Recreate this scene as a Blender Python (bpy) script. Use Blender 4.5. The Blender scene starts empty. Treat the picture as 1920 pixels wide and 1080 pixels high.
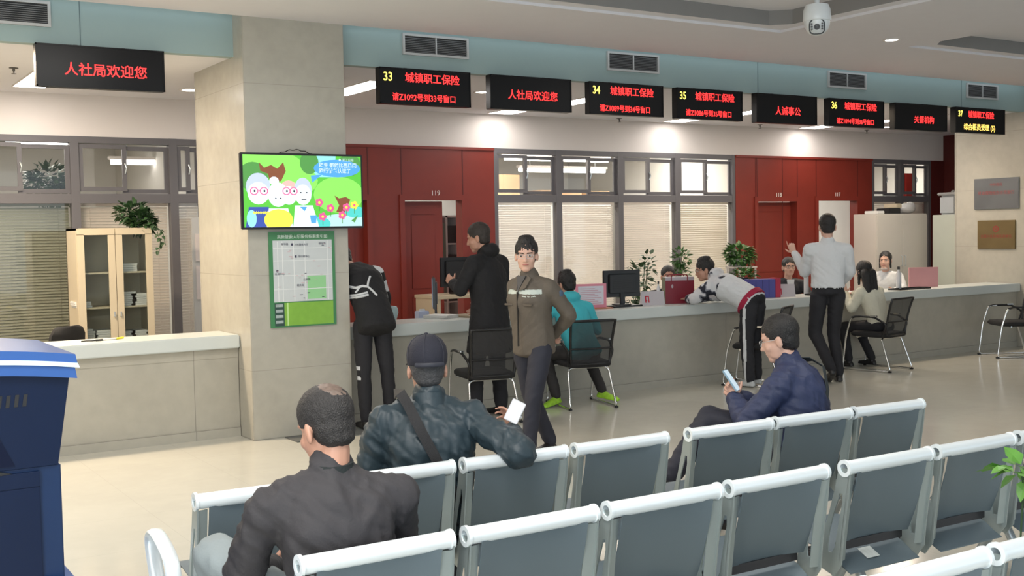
import bpy, bmesh, math, random
import numpy as np
from mathutils import Vector, Matrix, Euler, noise
random.seed(7)
sc = bpy.context.scene
COL = sc.collection
PI = math.pi
V = Vector

# ------------------------------------------------------------------ camera
def make_camera():
    yaw, pitch, roll = math.radians(32.6), math.radians(2.8), math.radians(1.06)
    fw = V((math.sin(yaw)*math.cos(pitch), math.cos(yaw)*math.cos(pitch), -math.sin(pitch)))
    rt = V((math.cos(yaw), -math.sin(yaw), 0)); up = rt.cross(fw)
    rt2 = rt*math.cos(roll) - up*math.sin(roll)
    up2 = up*math.cos(roll) + rt*math.sin(roll)
    cam = bpy.data.cameras.new('camera'); o = bpy.data.objects.new('camera', cam); COL.objects.link(o)
    cam.sensor_width = 36; cam.lens = 2128/1920*36
    cam.clip_start = .05; cam.clip_end = 200
    M = Matrix((rt2, up2, -fw)).transposed().to_4x4(); M.translation = V((0, 0, 1.75))
    o.matrix_world = M
    sc.camera = o
make_camera()

# ------------------------------------------------------------------ light and exposure
sc.view_settings.view_transform = 'Standard'
sc.view_settings.look = 'None'
sc.view_settings.gamma = 1
sc.view_settings.exposure = 0.05
sc.view_settings.use_curve_mapping = False
w = bpy.data.worlds.new('world'); sc.world = w; w.use_nodes = True
w.node_tree.nodes['Background'].inputs[0].default_value = (.80, .92, 1.0, 1)
w.node_tree.nodes['Background'].inputs[1].default_value = 1.2
def area(x, y, z, sx, sy, power, col=(1, .96, .9), rot=(0, 0, 0)):
    l = bpy.data.lights.new('added_area_light', 'AREA'); l.shape = 'RECTANGLE'; l.size = sx; l.size_y = sy
    l.energy = power; l.color = col
    o = bpy.data.objects.new('added_area_light', l); COL.objects.link(o); o.location = (x, y, z); o.rotation_euler = rot
    return o
# unseen area lamps added under the ceiling to light the hall
for x, y, p in ((-1.5, 1.0, 95), (1.2, 2.2, 90), (-2.0, 6.2, 100), (2.0, 7.0, 60), (5.2, 3.6, 34), (9.5, 3.6, 6), (8.6, 7.0, 8), (13.5, 5.5, 3), (17.5, 6, 5)):
    area(x, y, 3.55, 1.2, 1.2, p)
# added area lamp as daylight from behind left, tilted up to brighten the ceiling
area(-3.5, -3.5, 2.0, 5.5, 3.2, 370, (.88, .95, 1.0), (math.radians(97), 0, math.radians(-42)))
# warm lamps without fixtures, added to brighten the side faces of both pillars
for x, y, p in ((1.3, 10.25, 150), (-.6, 10.6, 80), (12.9, 10.3, 45), (11.2, 10.3, 15)):
    area(x, y, 3.28, .25, .25, p, (1, .80, .58))

# ------------------------------------------------------------------ materials
MATS = {}
def nt(m): return m.node_tree.nodes, m.node_tree.links
def mat(name, col, rough=.6, metal=0.0, noise_amt=.06, nscale=6.0, bump=0.0, bscale=60, spec=.5, emit=None, estr=0, alpha=1.0, sheen=0):
    if name in MATS: return MATS[name]
    m = bpy.data.materials.new(name); m.use_nodes = True; MATS[name] = m
    N, L = nt(m); b = N['Principled BSDF']
    b.inputs['Roughness'].default_value = rough; b.inputs['Metallic'].default_value = metal
    b.inputs['Specular IOR Level'].default_value = spec
    tc = N.new('ShaderNodeTexCoord'); nz = N.new('ShaderNodeTexNoise'); nz.inputs['Scale'].default_value = nscale
    nz.inputs['Detail'].default_value = 4
    L.new(tc.outputs['Object'], nz.inputs['Vector'])
    mx = N.new('ShaderNodeMix'); mx.data_type = 'RGBA'
    c1 = [max(0, c*(1-noise_amt)) for c in col]; c2 = [min(1, c*(1+noise_amt)) for c in col]
    mx.inputs['A'].default_value = (*c1, 1); mx.inputs['B'].default_value = (*c2, 1)
    L.new(nz.outputs['Fac'], mx.inputs['Factor']); L.new(mx.outputs['Result'], b.inputs['Base Color'])
    if bump:
        n2 = N.new('ShaderNodeTexNoise'); n2.inputs['Scale'].default_value = bscale; L.new(tc.outputs['Object'], n2.inputs['Vector'])
        bp = N.new('ShaderNodeBump'); bp.inputs['Strength'].default_value = bump; bp.inputs['Distance'].default_value = .01
        L.new(n2.outputs['Fac'], bp.inputs['Height']); L.new(bp.outputs['Normal'], b.inputs['Normal'])
    if emit is not None:
        b.inputs['Emission Color'].default_value = (*emit, 1); b.inputs['Emission Strength'].default_value = estr
    if alpha < 1: b.inputs['Alpha'].default_value = alpha
    if sheen: b.inputs['Sheen Weight'].default_value = sheen
    return m

def math_node(N, L, op, a, b=None, c=None):
    n = N.new('ShaderNodeMath'); n.operation = op
    for i, v in enumerate((a, b, c)):
        if v is None: continue
        if isinstance(v, (int, float)): n.inputs[i].default_value = v
        else: L.new(v, n.inputs[i])
    return n.outputs[0]

def stone(name, col, jz=None, jx=None, jy=None, rough=.35, vein=.12, jw=.004, jdark=.72, nscale=1.3):
    """polished stone with veins and thin joints; jz/jx/jy = (offset, pitch)"""
    m = bpy.data.materials.new(name); m.use_nodes = True; MATS[name] = m
    N, L = nt(m); b = N['Principled BSDF']; b.inputs['Roughness'].default_value = rough
    g = N.new('ShaderNodeNewGeometry'); sp = N.new('ShaderNodeSeparateXYZ'); L.new(g.outputs['Position'], sp.inputs[0])
    nz = N.new('ShaderNodeTexNoise'); nz.inputs['Scale'].default_value = nscale; nz.inputs['Detail'].default_value = 8; nz.inputs['Distortion'].default_value = 1.2
    L.new(g.outputs['Position'], nz.inputs['Vector'])
    n3 = N.new('ShaderNodeTexNoise'); n3.inputs['Scale'].default_value = nscale*9; n3.inputs['Detail'].default_value = 5; L.new(g.outputs['Position'], n3.inputs['Vector'])
    f = math_node(N, L, 'MULTIPLY_ADD', n3.outputs['Fac'], .35, math_node(N, L, 'MULTIPLY', nz.outputs['Fac'], .65))
    rp = N.new('ShaderNodeMapRange'); rp.inputs[1].default_value = .35; rp.inputs[2].default_value = .65; L.new(f, rp.inputs[0])
    mx = N.new('ShaderNodeMix'); mx.data_type = 'RGBA'; L.new(rp.outputs[0], mx.inputs['Factor'])
    mx.inputs['A'].default_value = (*[c*(1-vein) for c in col], 1); mx.inputs['B'].default_value = (*[min(1, c*(1+vein*.6)) for c in col], 1)
    last = mx.outputs['Result']
    for ax, j in (('X', jx), ('Y', jy), ('Z', jz)):
        if not j: continue
        off, pitch = j
        t = math_node(N, L, 'DIVIDE', math_node(N, L, 'SUBTRACT', sp.outputs[ax], off), pitch)
        fr = math_node(N, L, 'FRACT', math_node(N, L, 'ADD', t, .5))
        d = math_node(N, L, 'ABSOLUTE', math_node(N, L, 'SUBTRACT', fr, .5))
        k = math_node(N, L, 'LESS_THAN', d, jw*.5/pitch)
        m2 = N.new('ShaderNodeMix'); m2.data_type = 'RGBA'; L.new(k, m2.inputs['Factor']); L.new(last, m2.inputs['A'])
        m2.inputs['B'].default_value = (*[c*jdark for c in col], 1); last = m2.outputs['Result']
    L.new(last, b.inputs['Base Color'])
    return m

def emis(name, col, s):
    if name in MATS: return MATS[name]
    m = bpy.data.materials.new(name); m.use_nodes = True; MATS[name] = m
    N, L = nt(m); b = N['Principled BSDF']; b.inputs['Base Color'].default_value = (*[c*.3 for c in col], 1)
    b.inputs['Emission Color'].default_value = (*col, 1); b.inputs['Emission Strength'].default_value = s
    return m
def glass(name, tint=(.9, .95, .93), refl=.08, rough=.02):
    m = bpy.data.materials.new(name); m.use_nodes = True; MATS[name] = m
    N, L = nt(m); N.remove(N['Principled BSDF']); out = [n for n in N if n.type == 'OUTPUT_MATERIAL'][0]
    t = N.new('ShaderNodeBsdfTransparent'); t.inputs[0].default_value = (*tint, 1)
    g = N.new('ShaderNodeBsdfGlossy'); g.inputs['Roughness'].default_value = rough
    lw = N.new('ShaderNodeLayerWeight'); lw.inputs[0].default_value = .5
    f = math_node(N, L, 'MULTIPLY_ADD', math_node(N, L, 'POWER', lw.outputs['Facing'], 4.0), .85, refl*.6)
    mx = N.new('ShaderNodeMixShader'); L.new(f, mx.inputs[0]); L.new(t.outputs[0], mx.inputs[1]); L.new(g.outputs[0], mx.inputs[2]); L.new(mx.outputs[0], out.inputs[0])
    return m

M_FLOOR = stone('floor_tile', (.585, .57, .50), jx=(.3, .8), jy=(.1, .8), rough=.16, vein=.05, jw=.003, jdark=.85, nscale=.9)
M_PIL = stone('pillar_stone', (.44, .42, .36), jz=(.60, .82), rough=.22, vein=.10, jw=.005, jdark=.75)
M_CTR = stone('counter_stone', (.42, .40, .34), jz=(.08, 10), jx=(2.93, 3.1), rough=.32, vein=.10, jw=.006, jdark=.6)
M_SLAB = mat('white_worktop', (.60, .64, .62), rough=.28, noise_amt=.03)
M_WHITE = mat('white_plaster', (.72, .665, .63), rough=.85, noise_amt=.02)
M_CEIL = mat('ceiling_paint', (.74, .735, .77), rough=.9, noise_amt=.02)
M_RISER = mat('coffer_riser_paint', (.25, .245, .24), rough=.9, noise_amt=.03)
M_FASC = mat('blue_fascia_paint', (.32, .42, .41), rough=.6, noise_amt=.03, nscale=1.0)
M_RED = mat('red_wood_panel', (.205, .026, .016), rough=.38, noise_amt=.18, nscale=2.5)
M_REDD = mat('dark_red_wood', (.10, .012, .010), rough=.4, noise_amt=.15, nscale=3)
M_FRAME = mat('grey_aluminium', (.135, .128, .135), rough=.5, metal=.1, noise_amt=.04)
M_GLASS = glass('window_glass', (.95, .94, .92))
M_BLACK = mat('black_plastic', (.012, .012, .013), rough=.38, noise_amt=.1)
M_CHROME = mat('chrome', (.75, .75, .74), rough=.16, metal=1.0, noise_amt=.03)
M_STEEL = mat('silver_steel', (.55, .60, .62), rough=.34, metal=.75, noise_amt=.04)
M_OFFW = mat('office_wall_paint', (.62, .60, .56), rough=.9, noise_amt=.03)

# ------------------------------------------------------------------ mesh helpers
def new_obj(name, me, m=None, parent=None, smooth=None):
    o = bpy.data.objects.new(name, me); COL.objects.link(o)
    if m is not None:
        ms = m if isinstance(m, (list, tuple)) else [m]
        for k in ms: me.materials.append(k)
    if parent is not None: o.parent = parent
    if smooth is not None:
        me.polygons.foreach_set('use_smooth', [True]*len(me.polygons))
        if smooth < 180:
            try: me.set_sharp_from_angle(angle=math.radians(smooth))
            except Exception: pass
    return o
def obj(name, bm, m=None, parent=None, smooth=None):
    me = bpy.data.meshes.new(name); bmesh.ops.recalc_face_normals(bm, faces=bm.faces[:]); bm.to_mesh(me); bm.free()
    return new_obj(name, me, m, parent, smooth)
def BM(): return bmesh.new()
def box(bm, x0, x1, y0, y1, z0, z1, bev=0, mi=0, mtx=None):
    t = bmesh.new(); bmesh.ops.create_cube(t, size=1)
    for v in t.verts: v.co = V(((x0+x1)/2+v.co.x*(x1-x0), (y0+y1)/2+v.co.y*(y1-y0), (z0+z1)/2+v.co.z*(z1-z0)))
    if bev: bmesh.ops.bevel(t, geom=t.edges[:], offset=bev, segments=2, affect='EDGES', clamp_overlap=True)
    merge(bm, t, mi, mtx)
def merge(bm, t, mi=0, mtx=None):
    mp = {}
    for v in t.verts: mp[v] = bm.verts.new(mtx @ v.co if mtx is not None else v.co)
    for f in t.faces:
        try: nf = bm.faces.new([mp[v] for v in f.verts]); nf.material_index = mi if mi else f.material_index
        except ValueError: pass
    t.free()
def frame_of(d):
    d = d.normalized(); a = V((0, 0, 1)) if abs(d.z) < .9 else V((1, 0, 0))
    u = d.cross(a).normalized(); return u, d.cross(u).normalized()
def loft(bm, rings, closed_ring=True, caps=True, loop=False, mi=0):
    R = [[bm.verts.new(p) for p in r] for r in rings]; n = len(R[0])
    K = len(R)
    for i in range(K if loop else K-1):
        a, b = R[i], R[(i+1) % K]
        for j in range(n if closed_ring else n-1):
            f = bm.faces.new((a[j], a[(j+1) % n], b[(j+1) % n], b[j])); f.material_index = mi
    if caps and closed_ring and not loop:
        f = bm.faces.new(R[0][::-1]); f.material_index = mi
        f = bm.faces.new(R[-1]); f.material_index = mi
    return R
def circle(c, u, v, r, n=10):
    return [c+u*(r*math.cos(2*PI*i/n))+v*(r*math.sin(2*PI*i/n)) for i in range(n)]
def tube(bm, pts, r, n=8, loop=False, mi=0, bend=0):
    pts = [V(p) for p in pts]
    if bend:
        q = [pts[0]] if not loop else []
        rng = range(len(pts)) if loop else range(1, len(pts)-1)
        for i in rng:
            p = pts[i]; a = pts[i-1]; b = pts[(i+1) % len(pts)]
            da = (a-p); db = (b-p); l = min(bend, da.length*.45, db.length*.45)
            s, e = p+da.normalized()*l, p+db.normalized()*l
            for t in (0, .25, .5, .75, 1): q.append((1-t)**2*s+2*t*(1-t)*p+t*t*e)
        if not loop: q.append(pts[-1])
        pts = q
    rings = []; K = len(pts); u = None
    for i, p in enumerate(pts):
        a = pts[i-1] if (i > 0 or loop) else p; b = pts[(i+1) % K] if (i < K-1 or loop) else p
        d = (b-a).normalized()
        if u is None: u, v = frame_of(d)
        else:
            u = (u-d*u.dot(d)).normalized(); v = d.cross(u).normalized()
        rr = r[i] if isinstance(r, (list, tuple)) else r
        rings.append(circle(p, u, v, rr, n))
    loft(bm, rings, loop=loop, mi=mi)
def lathe(bm, prof, n=20, c=(0, 0, 0), mi=0):
    c = V(c)
    rings = [[c+V((r*math.cos(2*PI*i/n), r*math.sin(2*PI*i/n), z)) for i in range(n)] for r, z in prof]
    loft(bm, rings, mi=mi)
def prism(bm, poly, d, mi=0):
    """poly: list of Vector; d: extrusion Vector"""
    a = [bm.verts.new(p) for p in poly]; b = [bm.verts.new(V(p)+d) for p in poly]; n = len(a)
    bm.faces.new(a).material_index = mi; bm.faces.new(b[::-1]).material_index = mi
    for i in range(n): bm.faces.new((a[i], b[i], b[(i+1) % n], a[(i+1) % n])).material_index = mi
def ellipsoid(bm, c, r, rot=None, n=16, mi=0):
    t = bmesh.new(); bmesh.ops.create_uvsphere(t, u_segments=n, v_segments=max(8, n*3//4), radius=1)
    S = Matrix.Diagonal((r[0], r[1], r[2], 1)); R = (rot.to_4x4() if rot is not None else Matrix.Identity(4))
    merge(bm, t, mi, Matrix.Translation(V(c)) @ R @ S)

def thing(name, label, cat, loc=(0, 0, 0), rz=0, group=None):
    o = bpy.data.objects.new(name, None); COL.objects.link(o); o.location = loc; o.rotation_euler = (0, 0, rz)
    o.empty_display_size = .1
    return tag(o, label, cat, group)
def tag(o, label, cat, group=None):
    o['label'] = label; o['category'] = cat
    if group: o['group'] = group
    return o
def struct(o, label=None):
    o['kind'] = 'structure'
    if label: o['label'] = label
    return o
def copy_tree(o, parent=None):
    c = o.copy(); COL.objects.link(c)
    if parent is not None: c.parent = parent
    for ch in list(CH.get(o.name, [])): copy_tree(ch, c)
    CH[c.name] = [x for x in COL.objects if x.parent == c]
    return c
CH = {}
def register(o):
    for x in COL.objects:
        if x.parent is not None: 
            CH.setdefault(x.parent.name, [])
            if x not in CH[x.parent.name]: CH[x.parent.name].append(x)
def text(name, body, size, m, parent, origin, right, up, extrude=.001, align='LEFT', sx=1.0, bold=0.0, label=None):
    c = bpy.data.curves.new('text', 'FONT'); c.body = body; c.size = size; c.extrude = extrude; c.align_x = align; c.offset = bold
    t = bpy.data.objects.new('text', c); COL.objects.link(t)
    dg = bpy.context.evaluated_depsgraph_get(); dg.update()
    me = bpy.data.meshes.new_from_object(t.evaluated_get(dg)); me.name = name
    bpy.data.objects.remove(t); bpy.data.curves.remove(c)
    right = V(right).normalized(); up = V(up).normalized(); nrm = right.cross(up)
    M = Matrix((right, up, nrm)).transposed().to_4x4(); M.translation = V(origin)
    me.transform(M @ Matrix.Diagonal((sx, 1, 1, 1)))
    me.materials.clear()
    o = new_obj(name, me, m, parent)
    if label: o['label'] = label
    return o

# ================================================================== SETTING
SOF = 3.31; CEI = 3.62; BWY = 12.8
bx = lambda x: x*1.024
bz = lambda z: 1.75+(z-1.75)*1.024
b = BM(); box(b, -6, 24, -7, 17.5, -.1, 0); struct(obj('floor', b, M_FLOOR), 'pale beige polished tile floor')
# ceiling with two coffers
def ceiling():
    b = BM()
    X0, X1, Y0, Y1 = -6, 24, -7, 9.37
    xs = [X0, -1.2, 8.15, 10.03, 19.5, X1]; ys = [Y0, 1.2, 7.87, Y1]
    for i in range(len(xs)-1):
        for j in range(len(ys)-1):
            if j == 1 and i in (1, 3): continue
            box(b, xs[i], xs[i+1], ys[j], ys[j+1], CEI, CEI+.06)
    struct(obj('ceiling', b, M_CEIL), 'white hall ceiling with sunken trays')
    for (x0, x1) in ((-1.2, 8.15), (10.03, 19.5)):
        y0, y1 = 1.2, 7.87
        b = BM()
        # chamfered corners ring: shallow lip then riser
        def ring(d, z, ch):
            return [V((x0+d+ch, y0+d, z)), V((x1-d-ch, y0+d, z)), V((x1-d, y0+d+ch, z)), V((x1-d, y1-d-ch, z)), V((x1-d-ch, y1-d, z)), V((x0+d+ch, y1-d, z)), V((x0+d, y1-d-ch, z)), V((x0+d, y0+d+ch, z))]
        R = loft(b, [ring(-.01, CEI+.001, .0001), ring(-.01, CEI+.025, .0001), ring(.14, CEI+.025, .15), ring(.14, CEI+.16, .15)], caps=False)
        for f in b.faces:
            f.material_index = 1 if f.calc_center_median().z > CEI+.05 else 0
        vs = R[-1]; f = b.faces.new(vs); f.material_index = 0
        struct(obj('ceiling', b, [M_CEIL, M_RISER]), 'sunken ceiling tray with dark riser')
ceiling()
# soffit behind the fascia, blue fascia band
b = BM(); box(b, -6, 24, 9.61, BWY+.1, SOF, SOF+.05); box(b, -6, 24, 9.3, 9.61, 3.9, 3.95); struct(obj('ceiling', b, M_CEIL), 'lower ceiling above the service counter')
def fascia(x0, x1, nm):
    b = BM(); box(b, x0, x1, 9.60, 9.70, SOF-.004, 3.9)
    for k in range(int(x0)-2, int(x1)+2):
        xj = 2.07+k*3.75
        if x0 < xj < x1: box(b, xj-.003, xj+.003, 9.597, 9.60, SOF, 3.9, mi=1)
    struct(obj(nm, b, [M_FASC, mat('fascia_joint', (.12, .17, .18))]), 'pale blue painted fascia band')
fascia(-6, 3.33, 'trim_1'); fascia(4.26, 14.72, 'trim_2'); fascia(15.65, 24, 'trim_3')
# pillars
for i, (x0, x1) in enumerate(((3.33, 4.26), (14.72, 15.65))):
    b = BM(); box(b, x0, x1, 9.37, 10.70, 0, CEI+.3, bev=.006)
    box(b, x0, x1, 10.70, 10.72, 0, SOF+.04)
    struct(obj('wall_pillar', b, M_PIL), ['square stone clad pillar carrying the television', 'stone clad pillar carrying two wall plaques'][i])
# side walls of hall
M_SIDE = mat('hall_wall_paint', (.50, .44, .36), rough=.8)
b = BM(); box(b, 24, 24.2, -7, 17.5, 0, 4.2); struct(obj('wall_right', b, M_SIDE))
b = BM(); box(b, -6.2, -6, -7, 17.5, 0, 4.2); struct(obj('wall_left', b, M_SIDE))
# office end wall (red)
b = BM(); box(b, bx(16.85), bx(17.1), 10.75, BWY, 0, SOF); struct(obj('wall_office_right', b, M_REDD), 'dark red office side wall')
# back wall: band, red panel sections, windows
b = BM()
box(b, -6, bx(17.0), BWY, BWY+.15, bz(2.84), SOF+.3)
box(b, -6, bx(17.0), BWY, BWY+.15, 0, .3)
struct(obj('wall_back', b, M_WHITE), 'white plaster band above windows')
def red_section(x0, x1, doors, nm, m):
    b = BM(); top = bz(2.84); y0, y1 = BWY-.02, BWY+.12
    xs = x0
    for (d0, d1, dt) in doors:
        box(b, xs, d0, y0, y1, 0, top, mi=0)
        box(b, d0, d1, y0, y1, dt, top); xs = d1
    box(b, xs, x1, y0, y1, 0, top)
    # raised panel joints and cornice
    x = x0
    for xj in [x0+.45, x0+1.0] + [d[0]-.03 for d in doors] + [d[1]+.03 for d in doors]:
        if x0 < xj < x1: box(b, xj-.006, xj+.006, y0-.004, y0, 0, top-.03, mi=1)
    box(b, x0, x1, y0-.02, y0, top-.035, top, mi=0)
    for (d0, d1, dt) in doors:   # door casing
        box(b, d0-.07, d0, y0-.025, y0, 0, dt+.07); box(b, d1, d1+.07, y0-.025, y0, 0, dt+.07); box(b, d0, d1, y0-.025, y0, dt, dt+.07)
    struct(obj(nm, b, [m, M_REDD]), 'red wood panelled wall section')
D0 = (bx(4.6), bx(5.92), bz(2.17)); D1 = (bx(6.43), bx(7.24), bz(2.17)); D2 = (bx(12.41), bx(13.24), bz(2.15)); D3 = (bx(13.72), bx(14.62), bz(2.16))
red_section(bx(4.2), bx(7.74), [D0, D1], 'wall_panel_left', M_RED)
red_section(bx(11.97), bx(15.0), [D2, D3], 'wall_panel_right', M_RED)
b = BM(); box(b, bx(16.5), bx(16.85), BWY-.02, BWY+.12, 0, bz(2.84)); struct(obj('wall_panel_end', b, M_REDD))
# door leaves
def door(n, d, leafx0, leafx1, y, ang=0, handle=True, dark=False):
    r = bpy.data.objects.new(n, None); COL.objects.link(r); struct(r); r.location = (leafx0, y, 0); r.rotation_euler = (0, 0, ang)
    w_ = leafx1-leafx0
    b = BM(); box(b, 0, w_, 0, .045, .01, d[2]-.01, bev=.004)
    for z0, z1 in ((.15, .95), (1.05, 2.0)):
        box(b, .12, w_-.12, -.006, 0, z0, z1, bev=.004)
    obj('door_leaf', b, M_REDD if dark else M_RED, r)
    if handle:
        b = BM(); box(b, w_-.10, w_-.05, -.02, 0, .95, 1.15, bev=.004); tube(b, [(w_-.075, -.02, 1.06), (w_-.075, -.06, 1.06), (w_-.19, -.06, 1.06)], .009)
        obj('door_handle', b, M_CHROME, r)
    return r
door('door_1', D0, D0[0], D0[1], BWY+.09)
door('door_2', D1, D1[0]+.02, D1[0]+.60, BWY+.07, math.radians(0), handle=False)
door('door_3', D2, D2[0], D2[1], BWY+.09)
door('door_4', D3, D3[0]+.05, D3[0]+.90, BWY+.16, math.radians(97), handle=False, dark=True)
M_NUM = mat('door_number_paint', (.8, .78, .72))
for (x, z, s) in ((bx(6.86), bz(2.23), '119'), (bx(12.84), bz(2.22), '118'), (bx(14.15), bz(2.23), '117')):
    o = text('door_number', s, .09, M_NUM, None, (x, BWY-.025-.022, z), (1, 0, 0), (0, 0, 1), align='CENTER')
    o['kind'] = 'structure'

# windows with upper sliding sashes, blinds behind the lower panes
def window(nm, x0, x1, mull, dark=False, slat_tilt=.5, blind_mat=None, bottom=.30):
    fy0, fy1 = BWY-.01, BWY+.09
    top = bz(2.84); tz0, tz1 = bz(2.14), bz(2.24)
    root = bpy.data.objects.new(nm, None); COL.objects.link(root); struct(root); root.location = (x0, BWY, bottom)
    off = V((x0, BWY, bottom))
    def O(b): 
        bmesh.ops.translate(b, verts=b.verts[:], vec=-off); return b
    edges = [x0]+mull+[x1]
    b = BM(); box(b, x0, x1, fy0, fy1, top-.07, top); box(b, x0, x1, fy0, fy1, tz0, tz1); box(b, x0, x1, fy0, fy1, bottom, bottom+.08)
    for i, e in enumerate(edges):
        h = .045 if 0 < i < len(edges)-1 else .06
        box(b, max(x0-.001, e-h), min(x1+.001, e+h), fy0-.003, fy1-.003, bottom-.001, top+.001)
    obj('window_frame', O(b), M_FRAME, root)
    for i in range(len(edges)-1):
        a, c = edges[i]+.045, edges[i+1]-.045
        mid = (a+c)/2
        for k, (s0, s1, yy, dz) in enumerate(((a, mid+.02, fy0+.015, .01), (mid-.02, c, fy0+.045, -.015))):
            z0, z1 = tz1+.02+dz, top-.085+dz*.5
            b = BM(); t = .045
            box(b, s0, s1, yy, yy+.028, z0, z0+t); box(b, s0, s1, yy, yy+.028, z1-t, z1); box(b, s0, s0+t, yy, yy+.028, z0+t, z1-t); box(b, s1-t, s1, yy, yy+.028, z0+t, z1-t)
            sash = obj('sash', O(b), M_FRAME, root)
            b = BM(); box(b, s0+t, s1-t, yy+.012, yy+.016, z0+t, z1-t); obj('pane', O(b), M_GLASS, sash)
        b = BM(); tube(b, [(mid, fy0+.005, tz1+.22), (mid+.012, fy0-.01, tz1+.28), (mid, fy0+.005, tz1+.33)], .008, n=6); obj('sash_latch', O(b), M_STEEL, root)
        b = BM(); box(b, a, c, fy0+.03, fy0+.036, bottom+.08, tz0); obj('pane', O(b), M_GLASS, root)
        if blind_mat:
            b = BM(); z = bottom+.1
            while z < tz0-.03:
                dy, dz = .0165*math.cos(slat_tilt), .0165*math.sin(slat_tilt)
                v = [b.verts.new(p) for p in ((a+.01, fy1+.03-dy, z-dz), (c-.01, fy1+.03-dy, z-dz), (c-.01, fy1+.03+dy, z+dz), (a+.01, fy1+.03+dy, z+dz))]
                b.faces.new(v); z += .032
            for xx in (a+.12, c-.12): box(b, xx-.0015, xx+.0015, fy1+.02, fy1+.022, bottom+.1, tz0)
            box(b, a, c, fy1+.01, fy1+.05, tz0-.03, tz0)
            obj('blind', O(b), blind_mat[i] if isinstance(blind_mat, list) else blind_mat, root)
    return root
def blind_material(name, col, tr):
    m = mat(name, col, rough=.5, noise_amt=.03); N, L = nt(m); b_ = N['Principled BSDF']; o_ = [n for n in N if n.type == 'OUTPUT_MATERIAL'][0]
    t_ = N.new('ShaderNodeBsdfTranslucent'); t_.inputs[0].default_value = (*col, 1); mx = N.new('ShaderNodeMixShader'); mx.inputs[0].default_value = tr
    L.new(b_.outputs[0], mx.inputs[1]); L.new(t_.outputs[0], mx.inputs[2]); L.new(mx.outputs[0], o_.inputs[0]); return m
M_BLIND = blind_material('blind_slats', (.84, .79, .74), .45)
M_BLIND2 = blind_material('blind_slats_green', (.27, .29, .23), .22)
M_BLIND3 = blind_material('blind_slats_beige', (.72, .67, .58), .40)
window('window_1', bx(-.6), bx(3.96), [bx(.45), bx(1.53), bx(2.59), bx(3.62)], blind_mat=[M_BLIND2, M_BLIND2, M_BLIND2, M_BLIND, M_BLIND], slat_tilt=1.0)
window('window_2', bx(7.74), bx(11.97), [bx(8.765), bx(9.81), bx(10.85)], blind_mat=[M_BLIND, M_BLIND, M_BLIND, M_BLIND3], slat_tilt=.95)
window('window_3', bx(15.0), bx(16.5), [bx(15.75)], blind_mat=M_BLIND, slat_tilt=1.1)
b = BM(); box(b, bx(3.96), bx(4.2), BWY, BWY+.12, 0, bz(2.84)); struct(obj('wall_back_pier', b, M_WHITE))

# rooms behind the windows
b = BM(); box(b, -6, 24, 17.3, 17.5, 0, 3.2)
for x in (bx(4.1), bx(7.70), bx(12.1), bx(15.1)): box(b, x-.04, x+.04, BWY+.13, 17.3, 0, 3.2)
box(b, 18.6, 18.7, BWY+.13, 17.3, 0, 3.2)
struct(obj('wall_offices', b, M_OFFW), 'off-white walls of the back offices')
b = BM(); box(b, -6, 24, BWY+.12, 17.5, 3.15, 3.25); struct(obj('ceiling', b, M_OFFW), 'back office ceiling')
M_TUBE = emis('office_tube_light', (1, .98, .95), 9)
def office_light(x0, x1, y, z, lab):
    b = BM(); box(b, x0-.03, x1+.03, y-.05, y+.05, z+.03, z+.07, bev=.005)
    t = thing('linear_light', lab, 'lamp', (0, 0, 0), group=None)
    obj('light_housing', b, M_WHITE, t); b = BM(); tube(b, [(x0, y, z), (x1, y, z)], .035, n=10); obj('light_tube', b, M_TUBE, t)
    b = BM()
    for x in (x0+.2, x1-.2): box(b, x-.005, x+.005, y-.005, y+.005, z+.07, 3.15)
    obj('hanging_rod', b, M_STEEL, t)
for a_ in ((9.0, 10.9, 14.2, 2.85, 'tube light in the office seen through upper panes of middle window, nearer one'),
           (9.9, 11.6, 15.2, 2.745, 'tube light in the office seen through upper panes of middle window, farther one'),
           (12.3, 12.75, 14.2, 2.86, 'short tube light seen through the last upper pane of the middle window'),
           (2.2, 2.9, 14.2, 2.89, 'tube light in office seen through upper pane of left window, leftmost'),
           (3.6, 5.0, 15.2, 2.76, 'tube light in office seen through left window beside the pillar')):
    office_light(*a_)
for x, y, p in ((2, 14.3, 90), (6, 14.8, 60), (8.9, 14.0, 80), (11.4, 14.0, 80), (13.6, 15, 80), (17.2, 14.2, 90)):
    area(x, y, 3.1, 1.2, .6, p, (1, .97, .92))  # extra lamps added to brighten the offices behind the glass

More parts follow.
